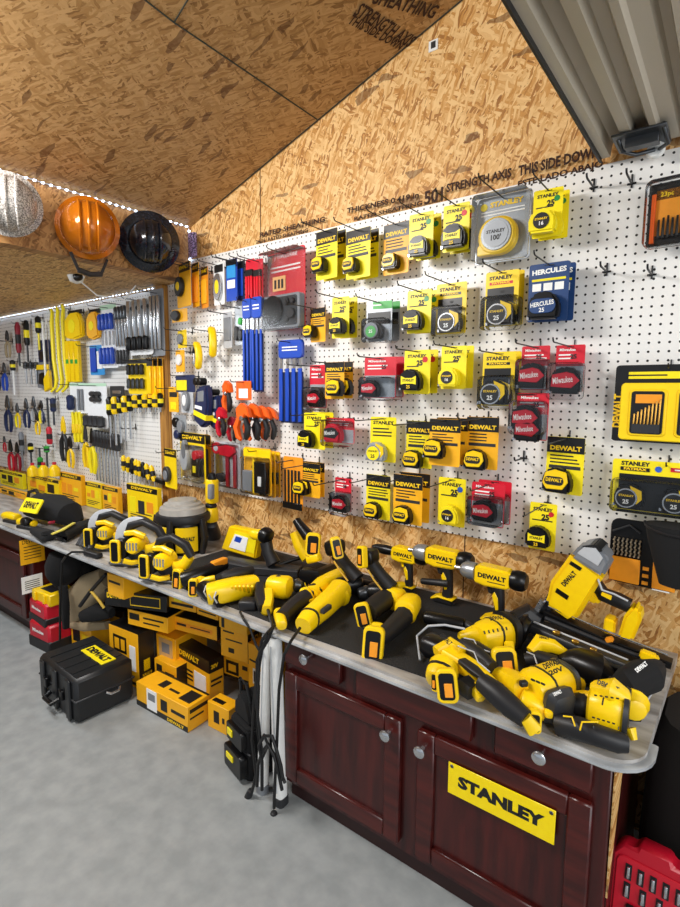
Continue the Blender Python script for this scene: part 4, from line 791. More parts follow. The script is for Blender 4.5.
hung('black_chisel', (29, 443, 33, 466), .05, 'slim black tool between red cutters and green ones', 'chisel', gbk, dst, .4, hk=False)
# ================================================================ TOOLS ON THE WORKTOP
def pt(q):
    if q[0] == 'w': return W(q[1], q[2], q[3])
    return C(q[0], q[1], q[2])
class Tool:
    def __init__(s, name, label, cat, px, py, wall=None, group=None):
        s.o = C(px, py, 0) if wall is None else Vector((W(px, py, wall).x, -wall, CT)); s.t = thing(name, label, cat, s.o, 0, group)
    def p(s, q): return pt(q)-s.o
    def r(s, q, r): return r*(pt(q)-CAM).dot(FW)/F_
    def seg(s, nm, mt, a, b, ra, rb=None, sq=2.4, fl=1., n=14, rnd=.5, par=None):
        rb = ra if rb is None else rb
        return MB().seg(s.p(a), s.p(b), s.r(a, ra), s.r(b, rb), n, sq, fl, rnd).build(nm, mt, par or s.t)
    def path(s, nm, mt, pts, rs, sq=2.2, fl=1., n=10, par=None):
        P = [s.p(q) for q in pts]; R = [s.r(q, k) for q, k in zip(pts, rs if isinstance(rs, (list, tuple)) else [rs]*len(pts))]
        return MB().tube(P, R, n, sq, fl).build(nm, mt, par or s.t)
    def mount(s, q, wpx, hpx, facing=(.6, -.79, 0.1), roll=0., par=None):
        """bare battery foot: yellow rim, black socket, orange contact block"""
        c = s.p(q); n = Vector(facing).normalized(); up = Vector((0, 0, 1)); x = up.cross(n).normalized(); u = n.cross(x)
        R = Matrix((x, u, n)).transposed().to_4x4(); M_ = Matrix.Translation(c) @ R @ Matrix.Rotation(roll, 4, 'Z'); w, h = s.r(q, wpx), s.r(q, hpx)
        f = MB().prism(rect(w, h, .25, 3), -.018, .006, 'xy', M_).build('battery_mount', yel, par or s.t, .003)
        MB().prism(rect(w*.72, h*.78, .2, 2), .005, .0075, 'xy', M_).build('socket', gbk, f)
        b = MB(); b.box((-w*.12, -h*.3, .007), (w*.26, h*.1, .011), M_); b.build('contact_block', org, f, .001)
        return f
    def txt(s, tx, q, wpx, hpx, normal, mt=None, roll=0., par=None, off=.0):
        n = Vector(normal).normalized(); up = Vector((0, 0, 1)) if abs(n.z) < .8 else Vector((0, 1, 0)); x = up.cross(n).normalized(); u = n.cross(x)
        R = Matrix((x, u, n)).transposed().to_4x4() @ Matrix.Rotation(roll, 4, 'Z'); c = s.p(q)+n*off
        o = text(tx, s.r(q, hpx), par or s.t, mt or prt, c, rot=R, w=s.r(q, wpx), bold=.04); return o
CAMD = (.6, -.79, .1)
# ---- upright impact wrenches and drill (local profile builder)
def impact(px, py, d, s, label, nose, base=True, rz=0., sidebar=False, wr=True, battery=False):
    """pistol tool standing on its foot; px,py = foot on the worktop"""
    o = C(px, py, 0); t = thing('impact_wrench' if nose is not gbk else 'cordless_drill', label, 'power tool', o, rz)
    h = s
    body = [(-.30*h, .70*h), (-.30*h, .93*h), (-.24*h, 1.0*h), (.30*h, .99*h), (.34*h, .93*h), (.34*h, .72*h), (.28*h, .68*h), (-.1*h, .66*h)]
    b = MB().prism(body, -.13*h, .13*h).build('motor_housing', yel, t, .03*h, seg=3)
    if nose is gbk: MB().lathe([(0, -.86*h), (.05*h, -.86*h), (.10*h, -.74*h), (.115*h, -.5*h), (.10*h, -.3*h), (0, -.28*h)], 20, 'x', Matrix.Translation((0, 0, .84*h))).build('chuck', gbk, t)
    else:
        MB().lathe([(0, -.56*h), (.09*h, -.56*h), (.135*h, -.5*h), (.15*h, -.4*h), (.15*h, -.3*h), (0, -.28*h)], 22, 'x', Matrix.Translation((0, 0, .84*h))).build('gear_case', M('cast_grey_metal', '#9C9FA3', .35, .6), t)
        MB().lathe([(0, -.68*h), (.04*h, -.68*h), (.045*h, -.56*h), (0, -.55*h)], 12, 'x', Matrix.Translation((0, 0, .84*h))).build('anvil', steel, t)
        MB().tube([(-.31*h, 0, .70*h), (-.31*h, 0, .98*h)], .02*h, 6).build('bumper', blk, t)
    MB().lathe([(0, .32*h), (.15*h, .32*h), (.17*h, .40*h), (.165*h, .5*h), (.12*h, .56*h), (0, .57*h)], 18, 'x', Matrix.Translation((0, 0, .84*h))).build('rear_cap', gbk, t)
    hd = MB().tube([(.08*h, 0, .72*h), (.11*h, 0, .55*h), (.13*h, 0, .35*h), (.12*h, 0, .12*h)], [.105*h, .095*h, .085*h, .10*h], 12, 2.4, 1.).build('grip', blk, t)
    for sy in (-1, 1): MB().prism([(.03*h, .52*h), (.07*h, .6*h), (.13*h, .5*h), (.15*h, .3*h), (.10*h, .28*h)], sy*.085*h, sy*.101*h).build('grip_inlay', yel, hd, .003)
    MB().prism([(-.1*h, .66*h), (-.06*h, .52*h), (.02*h, .52*h), (.04*h, .68*h)], -.04*h, .04*h).build('trigger', yel if nose is gbk else blk, t, .004)
    MB().prism([(-.14*h, 0), (-.16*h, .09*h), (-.02*h, .15*h), (.26*h, .13*h), (.3*h, 0)], -.12*h, .12*h).build('foot', blk, t, .01, seg=2)
    MB().prism([(-.165*h, .09*h), (-.02*h, .155*h), (.26*h, .135*h), (.27*h, .10*h), (-.0*h, .11*h), (-.15*h, .05*h)], -.125*h, .125*h).build('foot_trim', yel, t, .004)
    text('DEWALT', .085*h, b, prt, (.02*h, -.1312*h, .84*h), w=.48*h, bold=.05); MB().box((-.05*h, -.1305*h, .75*h), (.25*h, -.1312*h, .765*h)).build('underline', prt, b)
    if sidebar: MB().seg((-.35*h, -.1*h, .34*h), (.2*h, -.12*h, .42*h), .055*h, .065*h).build('side_handle', blk, t)
    return t
impact(404, 590, 0, .175, 'black chucked cordless drill standing by the wall, leftmost of three upright guns', gbk)
impact(441, 602, 0, .208, 'large impact wrench standing in the middle of three upright guns', steel, sidebar=True)
impact(491, 623, 0, .2, 'large impact wrench standing rightmost of three upright guns', steel)
# ---- framing nailer leaning by the wall
T = Tool('nailer', 'big yellow framing nailer with grey cap and long black magazine beside wall', 'nail gun', 560, 625)
dn = .13; w_ = lambda x, y, d=dn: ('w', x, y, d)
b = MB(); q = [T.p(w_(x, y)) for x, y in ((548, 603), (575, 617), (606, 576), (577, 550))]
n = Vector((0, 1, 0)); hw = .042
def slab(T, nm, mt, pts, d, half, bev=.01, par=None, sg_=2):
    P = [T.p(('w', x, y, d)) for x, y in pts]; return MB().prism([(p.x, p.z) for p in P], P[0].y-half, P[0].y+half).build(nm, mt, par or T.t, bev, seg=sg_)
bd = slab(T, 'motor_housing', yel, ((548, 600), (551, 592), (554, 578), (575, 549), (607, 572), (582, 612), (574, 618)), dn, .045, .012)
slab(T, 'vented_cap', gry, ((573, 553), (582, 543), (596, 541), (608, 549), (613, 560), (606, 574)), dn, .048, .01); slab(T, 'cap_grille', lgr, ((577, 553), (584, 547), (596, 548), (603, 558), (598, 566), (592, 562)), dn+.049, .002, .001)
slab(T, 'cap_bumper', blk, ((585, 543), (598, 541), (606, 548), (600, 548)), dn, .05, .003)
slab(T, 'side_badge', gbk, ((571, 561), (582, 568), (580, 571), (569, 564)), dn+.046, .001, 0); slab(T, 'side_badge', gbk, ((557, 588), (569, 596), (567, 600), (555, 592)), dn+.046, .001, 0)
T.txt('DEWALT', ('w', 569, 579, dn+.0465), 19, 5, (0, -1, 0), roll=.98)
slab(T, 'trigger_guard', yel, ((583, 580), (596, 592), (603, 600), (597, 603), (586, 598), (578, 604)), dn, .02, .006)
T.path('grip', blk, [w_(596, 583), w_(603, 594), w_(618, 600), (w_(630, 606))], [6, 7, 7.5, 7], 2.6); T.path('grip_piping', lgr, [w_(598, 579, .17), w_(602, 590, .175), w_(614, 594, .175), w_(628, 601, .175)], 1, par=None)
slab(T, 'grip_inlay', yel, ((602, 592), (612, 596), (611, 600), (601, 595)), dn+.04, .004, .001)
slab(T, 'battery_mount', yel, ((619, 634), (626, 612), (634, 603), (642, 607), (643, 617), (637, 632), (634, 638)), dn, .035, .008); slab(T, 'foot_block', yel, ((604, 630), (606, 615), (617, 619), (616, 633)), dn, .025, .005)
T.path('magazine', gbk, [w_(545, 612, .14), w_(600, 637, .14), w_(672, 664, .14)], [8, 7.5, 7], 6, .55)
T.path('magazine_rail', steel, [w_(548, 606, .16), w_(604, 630, .16), w_(668, 655, .16)], 1.1); T.path('magazine_rail', chg, [w_(545, 618, .165), w_(610, 645, .165), w_(665, 666, .165)], 2.2)
T.path('nose_piece', dst, [w_(553, 598), w_(546, 608), w_(540, 620)], [6, 5, 4], 4); T.path('nose_tip', steel, [w_(543, 600, .15), w_(537, 610, .15)], 3, 4)
slab(T, 'pusher_latch', yel, ((639, 656), (641, 649), (657, 655), (660, 661), (655, 666)), .18, .012, .004); slab(T, 'orange_latch', org, ((605, 638), (612, 637), (614, 641), (607, 642)), .17, .01, .002)
# second black magazine tool lying in front
T = Tool('nailer', 'black nail gun magazine lying in front of framing nailer with small brass fittings', 'nail gun', 600, 660)
T.path('magazine', chg, [(533, 628, .05), (580, 648, .05), (632, 668, .05)], [6, 6, 6], 5, .7); T.path('rail', lgr, [(534, 622, .07), (628, 660, .07)], 1)
for x, y in ((556, 632), (575, 641), (593, 649)): T.seg('fitting', M('brass_fitting', '#B58B36', .3, .8), (x-3, y, .07), (x+4, y+2, .07), 2.4)
T.path('arm', dst, [(598, 655, .05), (612, 667, .05), (624, 672, .04)], [2, 3, 5], 3)
# ---- rightmost: router-like tool
T = Tool('cordless_saw', 'yellow domed power tool with long black grip at near right corner of worktop', 'power tool', 600, 735)
h_ = T.seg('motor_housing', yel, (588, 704, .05), (628, 716, .05), 23, 25, 3, 1., 18, .4)
T.path('top_cap', yel, [(596, 688, .095), (612, 690, .11), (626, 698, .095)], [9, 13, 9], 3, .8); T.seg('ring_collar', yel, (630, 700, .05), (636, 712, .05), 16, 12, 2, 1)
T.seg('front_barrel', blk, (571, 703, .045), (590, 706, .045), 10, 12); T.seg('battery_block', chg, (552, 700, .05), (566, 712, .045), 17, 16, 5, 1.1); T.seg('yellow_bracket', yel, (547, 695, .05), (549, 716, .04), 5, 4, 4)
T.path('grip', blk, [(560, 724, .02), (580, 729, .035), (600, 736, .035), (618, 742, .03), (628, 744, .03)], [11, 11, 10, 10, 8], 2.3); T.path('grip_piping', yel, [(563, 716, .065), (572, 717, .067), (575, 726, .06)], .8); T.path('grip_piping', yel, [(598, 722, .062), (582, 722, .065), (580, 730, .06)], .8)
for i in range(5): T.seg('vent_slot', prt, (594+5.5*i, 695+.8*i, .122), (597+5.5*i, 695.5+.8*i, .122), .9, .9, 2, 1, 6)
for i in range(5): T.seg('vent_slot', prt, (592+5*i, 717+1.5*i, .088), (595+5*i, 718+1.5*i, .088), .9, .9, 2, 1, 6)
T.path('seam_ring', blk, [(605, 708.5, .05), (606.5, 709, .05)], 24.6, 3, 1, 18); T.path('bumper_ring', blk, [(624, 715, .05), (629, 716.5, .05)], [25.5, 24], 3, 1, 18)
for x_, y_ in ((593, 727), (618, 728), (585, 692)): T.seg('screw', dst, (x_, y_, .06), (x_+1, y_+.3, .06), 1.6)
T.path('bridge', yel, [(572, 694, .05), (585, 697, .06), (594, 700, .06)], [4, 6, 8], 3); T.path('arm', yel, [(630, 728, .04), (634, 740, .02)], [5, 3], 3)
T.txt('DEWALT', (608, 686, .125), 20, 5, (.3, -.75, .6), roll=-.25)
T.txt('DEWALT', (557, 694, .085), 9, 3.4, (.3, -.6, .8), wpr, roll=.5, off=.006)
# ---- second: central yellow body with black lever
T = Tool('angle_grinder', 'yellow angle grinder with long black side grip in middle of near worktop', 'power tool', 540, 715)
T.seg('motor_housing', yel, (528, 695, .05), (566, 680, .06), 21, 19, 3, 1., 18, .4); T.seg('gear_head', yel, (568, 682, .05), (572, 693, .04), 15, 9); T.seg('lower_housing', yel, (520, 700, .04), (548, 712, .03), 14, 10, 2.6)
T.path('side_grip', blk, [(482, 682, .075), (496, 693, .07), (510, 706, .055), (526, 719, .045)], [9, 11, 11, 9], 2.2); T.path('grip_collar', yel, [(524, 716, .05), (533, 728, .02)], [6, 8], 4)
T.path('seam_ring', blk, [(541, 689.5, .054), (542.5, 689, .054)], 21, 3, 1, 18); T.path('gear_ring', dst, [(561, 682, .06), (564, 681, .06)], 20.5, 3, 1, 18); T.seg('lock_button', blk, (520, 684, .085), (527, 683, .085), 3, 3, 4)
T.path('neck', yel, [(490, 670, .05), (503, 675, .05), (516, 683, .05), (526, 690, .06)], [5, 8, 11, 13], 2.6); T.mount((534, 722, .03), 14, 22, (.4, -.9, .1))
for i in range(3): T.seg('vent_slot', prt, (531+5*i, 679+2*i, .12), (535+5*i, 681+2*i, .12), 1.2, 1.2, 2, 1, 6)
T.txt('DEWALT', (552, 664, .135), 18, 6, (.2, -.6, .8), roll=.55, off=.0); T.txt('20V', (556, 671, .125), 15, 5, (.2, -.6, .8), roll=.55)
# ---- third: bare tool with wire guard, left front
T = Tool('cordless_saw', 'yellow bare cordless saw with thin wire loop guard at front edge of worktop', 'power tool', 450, 705)
T.seg('motor_housing', yel, (436, 683, .035), (447, 663, .06), 14, 15, 2.4, 1., 16); T.path('frame', yel, [(448, 655, .06), (470, 668, .06), (490, 684, .05), (500, 690, .03)], [11, 10, 8, 5], 3, .8); T.path('frame', yel, [(436, 652, .07), (450, 645, .08), (462, 655, .07)], [5, 7, 8], 4)
T.mount((447, 686, .055), 21, 33, (.35, -.9, .2), .15); T.mount((436, 682, .05), 9, 18, (-.4, -.9, .2), .3)
T.seg('gear_case', gbk, (425, 643, .05), (455, 655, .05), 13, 11, 2.6, .9); T.path('wire_guard', lgr, [(420, 660, .01), (417, 636, .05), (428, 626, .085), (445, 625, .09), (465, 629, .09)], 1.2)
T.path('grip', blk, [(466, 645, .08), (478, 655, .08), (492, 668, .07)], [6, 8, 7]); T.path('grip_piping', lgr, [(458, 646, .10), (474, 652, .11), (478, 662, .105), (490, 672, .095)], .7)
T.path('overmould', blk, [(462, 661, .085), (474, 670, .085), (484, 678, .08)], [5, 6, 4], 4, .6); T.path('seam_ring', blk, [(440.5, 675, .045), (441.5, 673, .047)], 15.2, 2.4, 1, 16)
T.path('dark_bracket', blk, [(463, 684, .045), (473, 692, .04)], [9, 8], 4); T.seg('shoe', yel, (473, 684, .05), (482, 700, .03), 6, 5, 4)
T.txt('DEWALT', (446, 641, .11), 14, 5, (.2, -.6, .8), roll=-.7, off=.01)
# ---- fourth: upper yellow body
T = Tool('impact_driver', 'yellow vented power tool with bare battery foot lying behind the grinders', 'power tool', 490, 665)
T.seg('motor_housing', yel, (478, 640, .05), (507, 631, .06), 15, 17, 3, 1, 16, .4); T.path('nose_wedge', yel, [(459, 636, .06), (470, 634, .06), (484, 634, .06)], [3, 6, 12], 3)
T.path('grip', blk, [(462, 645, .05), (475, 650, .055), (488, 658, .05), (497, 664, .05)], [7, 9, 9, 8]); T.mount((505, 663, .075), 24, 30, (.5, -.85, .2), .12)
T.path('arm', yel, [(509, 645, .05), (512, 658, .04)], [5, 3], 4); T.path('grip_piping', lgr, [(464, 638, .075), (474, 640, .08), (478, 648, .08), (490, 652, .08)], .7)
for i in range(6): T.seg('vent_slot', prt, (484+4.4*i, 631-.8*i, .105), (485+4.4*i, 634-.8*i, .10), .8, .8, 2, 1, 6)
T.path('seam_ring', blk, [(492, 635.7, .055), (493.5, 635.3, .055)], 16.6, 3, 1, 16); T.path('bumper_ring', blk, [(506, 631, .06), (511, 630, .06)], [17.6, 17], 3, 1, 16)
T.txt('DEWALT', (497, 618, .12), 14, 4.5, (.2, -.6, .8), roll=.3)
T.seg('rear_cap', gbk, (516, 628, .06), (528, 634, .05), 17, 15, 2.4)
# black tools/handles beside
T = Tool('side_handle', 'glossy black cylindrical handle lying across the mat behind wire guard', 'handle', 440, 622)
T.seg('grip', gbk, (424, 617, .03), (465, 625, .03), 6.5, 6.5, 2, 1, 14, .6); T.seg('collar', chg, (465, 624, .03), (472, 628, .03), 4)
T = Tool('dust_bag', 'black cloth dust bag with small white tag at right end of worktop', 'dust bag', 640, 700)
T.path('bag', fab, [(612, 690, .03), (628, 684, .06), (645, 676, .07), (655, 668, .06)], [9, 17, 18, 10], 2.4, .9, 16); T.seg('neck', blk, (612, 690, .03), (618, 688, .04), 11, 12)
T.txt('DEWALT', (640, 668, .12), 14, 4, (.3, -.7, .6), wpr, roll=.7, off=.012); T.path('wire_end', lgr, [(646, 702, .01), (654, 690, .02), (662, 680, .02)], 1)
T = Tool('cordless_drill', 'black rounded tool with yellow top grip lying behind the yellow grinder', 'power tool', 575, 668)
T.path('body', gbk, [(562, 662, .03), (580, 664, .05), (598, 670, .05), (610, 676, .03)], [12, 17, 17, 8], 2.4, .9, 16); T.path('top_grip', yel, [(531, 652, .06), (540, 643, .08), (553, 646, .08), (568, 654, .06)], [5, 8, 6, 3], 3)
T.path('grip', blk, [(525, 660, .04), (538, 658, .05), (556, 664, .045)], [6, 8, 8]); T.path('grip_piping', lgr, [(527, 652, .06), (534, 655, .07), (537, 664, .06)], .7); T.txt('DEWALT', (544, 638, .1), 9, 3, (.3, -.6, .8), roll=-.2)
T = Tool('cable_grip', 'black plastic tool body at wall between upright guns and nailer', 'power tool', 535, 625, )
T.path('body', blk, [(515, 622, .05), (528, 618, .06), (540, 624, .05)], [10, 14, 9], 2.6)
# ---- two grinders left-centre
T = Tool('angle_grinder', 'yellow headed grinder with bare foot towards viewer, front one of crossed pair', 'power tool', 390, 640)
T.mount((373, 645, .035), 21, 36, (.35, -.92, .2), -.02); T.path('grip', blk, [(378, 640, .04), (390, 630, .045), (404, 616, .05)], [8, 9, 10]); T.path('grip_inlay', yel, [(386, 624, .06), (402, 608, .065), (410, 612, .06)], 1)
T.seg('gear_head', yel, (404, 612, .05), (413, 601, .05), 12, 10, 2.6); T.seg('yellow_shoe', yel, (400, 622, .03), (410, 612, .04), 7, 9)
T.seg('battery_slide', yel, (376, 632, .04), (381, 628, .04), 8, 7, 4)
T = Tool('angle_grinder', 'yellow headed grinder with bare foot, rear one of crossed pair', 'power tool', 372, 620)
T.mount((363, 616, .035), 15, 26, (.35, -.92, .2), .3); T.path('grip', blk, [(368, 612, .04), (378, 604, .05), (386, 599, .05)], [10, 10, 10]); T.seg('gear_head', yel, (389, 600, .05), (402, 595, .05), 12, 9, 2.4); T.seg('nose', yel, (396, 586, .06), (404, 584, .06), 4, 3)
# ---- drills lying with feet up
for i, (a, lb) in enumerate(((332, 'left'), (366, 'right'))):
    T = Tool('cordless_drill', 'black drill lying with bare battery foot up behind polishers, %s of two' % lb, 'power tool', a+12, 590-(i-1)*-4)
    y0 = 541 + 9*i
    T.seg('foot', gbk, ('w', a+2, y0-1, .26), ('w', a+4, y0+14, .26), 8.5, 8, 5, 1.1); T.mount(('w', a+5 if i == 0 else a-5, y0+7, .31), 10, 22, (.75, -.65, .1) if i == 0 else (-.3, -.95, .1), .2)
    T.path('grip', blk, [('w', a+5, y0+13, .26), ('w', a+14, y0+24, .26), ('w', a+26, y0+38, .26)], [7, 6, 7]); T.path('grip_piping', M('gold_piping', '#CDA23A', .4), [('w', a+2, y0+20, .31), ('w', a+8, y0+30, .31), ('w', a+16, y0+40, .31)], .9)
    T.seg('motor_housing', gbk, (a+2, 588+4*i, .04), (a+30, 583+9*i, .05), 9, 10); T.seg('nose', dst, (a-8, 590+4*i, .03), (a+4, 588+4*i, .035), 6, 7)
T = Tool('side_handle', 'black grip handle lying between polisher and rear grinder', 'handle', 360, 592); T.seg('grip', gbk, (348, 582, .03), (376, 587, .03), 5.5, 5.5, 2, 1, 12, .5)
# ---- upright yellow trim tool
T = Tool('cut_out_tool', 'yellow tool with tilted black barrel rising above the rest at wall', 'power tool', 318, 570)
T.path('barrel', gbk, [('w', 296, 520, .2), ('w', 301, 527, .2), ('w', 308, 536, .2)], [4, 5, 6]); T.path('side_body', yel, [('w', 295, 532, .15), ('w', 300, 545, .15), ('w', 308, 558, .15)], [5, 6, 6], 3)
T.mount(('w', 313, 545, .27), 15, 24, (.5, -.85, .1), -.05); T.seg('shoe', yel, ('w', 308, 560, .27), ('w', 320, 557, .27), 4, 4, 4); T.path('lower_body', gbk, [(305, 575, .04), (318, 578, .05), (332, 570, .05)], [8, 9, 7])
T.mount((309, 580, .03), 10, 14, (.5, -.85, .1), .2)
# ---- polishers and corded tools
def corded(label, a, b, parts, cordpts, px, py, name='corded_polisher'):
    T = Tool(name, label, 'power tool', px, py)
    for f in parts: getattr(T, f[0])(*f[1:])
    if cordpts: T.path('power_cord', cable, cordpts, 1.6, 2, 1, 8)
    return T
Wd = lambda x, y, d=.66: ('w', x, y, d)
c1 = [(300, 628, .03), (291, 641, .02), Wd(284, 655), Wd(279, 690), Wd(277, 740), Wd(275, 780), Wd(274, 808)]
T = corded('smooth yellow corded polisher, front one of two by front edge', 0, 0, [('path', 'motor_housing', yel, [(303, 626, .03), (310, 618, .04), (322, 608, .045), (333, 598, .045), (340, 591, .045)], [9, 10.5, 11, 11, 12], 2.4, 1., 18), ('seg', 'head', yel, (336, 588, .05), (343, 600, .035), 9, 9, 2.4),
    ('seg', 'switch_plate', chg, (322, 612, .07), (330, 606, .07), 2.5, 2.5, 5)], c1, 320, 618)
T.seg('plug', blk, Wd(274, 812), Wd(273, 826), 3.5, 3); T.path('seam_ring', blk, [(309, 619, .0405), (310, 618, .0405)], 10.8, 2.4, 1, 18)
for i in range(4): T.seg('vent_slot', prt, (331+2.2*i, 589-2*i, .075), (333+2.2*i, 592-2*i, .075), .8, .8, 2, 1, 6)
c2 = [(276, 624, .02), (268, 632, .015), Wd(262, 640), Wd(258, 660), Wd(254, 700), Wd(252, 740), Wd(256, 775), Wd(252, 792)]
T = corded('yellow and black corded polisher, rear one of two by front edge', 0, 0, [('path', 'motor_housing', yel, [(311, 595, .045), (322, 586, .05), (334, 580, .05), (341, 576, .05)], [8, 9, 9, 8], 2.4, 1., 16), ('path', 'grip', blk, [(282, 618, .03), (292, 608, .035), (303, 600, .04), (308, 597, .045)], [8, 8, 8.5, 8.5], 2.3),
    ('seg', 'tail', yel, (279, 612, .03), (282, 626, .025), 6, 5.5, 2.5), ('seg', 'collar', yel, (304, 590, .06), (310, 604, .03), 6, 6, 3), ('seg', 'ring', blk, (312, 588, .055), (317, 596, .04), 8, 8)], c2, 300, 610)
T.seg('plug', blk, Wd(251, 790), Wd(246, 802), 3, 4)
c3 = [(268, 610, .03), (271, 620, .02), (273, 628, .01), Wd(268, 640, .65), Wd(262, 650, .65), Wd(259, 668, .65), Wd(256, 720, .65), Wd(262, 760, .65), Wd(268, 745, .65), Wd(264, 735, .65), Wd(259, 745, .65)]
T = corded('yellow corded drill with black handle lying at front edge', 0, 0, [('seg', 'motor_housing', yel, (268, 585, .05), (291, 588, .05), 10, 11, 3, 1., 16), ('path', 'handle', yel, [(268, 592, .045), (269, 600, .04), (267, 610, .03)], [5, 5, 5], 3), ('path', 'grip', blk, [(260, 586, .05), (260, 598, .045), (263, 608, .03)], [5, 5.5, 5], 3),
    ('seg', 'tail', yel, (263, 608, .02), (271, 610, .02), 6, 6, 3), ('seg', 'chuck', dst, (294, 585, .045), (303, 586, .045), 7, 5), ('seg', 'badge', chg, (276, 578, .078), (285, 580, .078), 3, 3, 5)], c3, 268, 612, 'corded_drill')
T = Tool('reciprocating_saw', 'long yellow corded saw with ribbed sides lying left of corded drill', 'power tool', 235, 600)
b = T.path('motor_housing', yel, [(208, 594, .04), (220, 592, .045), (238, 588, .045), (256, 584, .045)], [10, 11, 11, 9], 3, 1., 14); T.path('front_boot', gbk, [(203, 588, .035), (212, 594, .03), (222, 600, .025)], [8, 9, 8], 2.4)
T.path('top_grip', blk, [(222, 577, .08), (236, 573, .09), (252, 570, .08)], [4, 5.5, 4]); T.path('yellow_rim', yel, [(201, 584, .04), (205, 580, .055), (215, 578, .06)], [3, 3, 3])
for i in range(6): T.seg('rib', yel, (232+4*i, 586, .075), (233+4*i, 596-.5*i, .02), 1.4, 1.4, 3)
for i in range(3): T.path('boot_ring', lgr, [(206+5*i, 586+3*i, .06), (204+5*i, 592+3*i, .05), (207+5*i, 597+3*i, .03)], .8)
T = Tool('charger', 'black charger block under the corded saw at front edge', 'charger', 250, 612); T.seg('case', blk, (240, 604, .015), (258, 604, .02), 8, 8, 5, .7); T.path('power_cord', cable, [(240, 612, .01), (244, 620, .005), Wd(250, 628, .64), Wd(256, 645, .645), Wd(262, 655, .65)], 1.2)
T = Tool('multi_tool', 'black and yellow slim tool with bare foot lying beside circular saws', 'power tool', 195, 585)
T.mount((177, 580, .03), 11, 22, (.2, -.97, .1)); T.mount((193, 588, .03), 9, 18, (.6, -.8, .1)); T.path('body', gbk, [(183, 580, .035), (196, 576, .05), (210, 570, .06), (224, 564, .06)], [8, 8, 7, 6]); T.seg('orange_panel', org, (212, 565, .08), (226, 560, .08), 3.4, 3.4, 5)
T.seg('housing', yel, (196, 584, .03), (202, 581, .03), 7, 7, 3)
# ---- yellow bit tray with drill leaning
T = Tool('tool_tray', 'open yellow tray with white papers leaning near wall', 'tray', 240, 560)
P = [(224, 548), (232, 525), (262, 531), (258, 558)]
slab(T, 'tray', yel, P, .2, .02, .006); slab(T, 'tray_recess', lem, ((230, 547), (235, 531), (257, 536), (254, 554)), .2215, .001, 0); slab(T, 'paper', whc, ((229, 547), (235, 534), (248, 538), (245, 552)), .224, .001, 0); slab(T, 'paper_print', blu, ((234, 541), (236, 536), (242, 538), (240, 543)), .2255, .0005, 0)
T = Tool('cordless_drill', 'black and yellow drill head resting against open yellow tray', 'power tool', 270, 570)
T.seg('gear_head', yel, ('w', 252, 534, .27), ('w', 262, 535, .27), 5, 6); T.seg('motor_housing', gbk, ('w', 262, 533, .27), ('w', 270, 538, .27), 8, 8); T.path('grip', blk, [('w', 266, 542, .27), ('w', 268, 552, .27), ('w', 274, 564, .27)], [6, 6, 7]); T.path('cord', cable, [(275, 566, .03), (292, 560, .05), (306, 556, .06)], 2)
T = Tool('black_tool_case', 'dark open blow moulded tool tray on worktop behind corded tools', 'case', 270, 578); T.path('tray', chg, [(225, 562, .02), (255, 568, .02), (300, 572, .02)], [9, 10, 9], 5, .5)
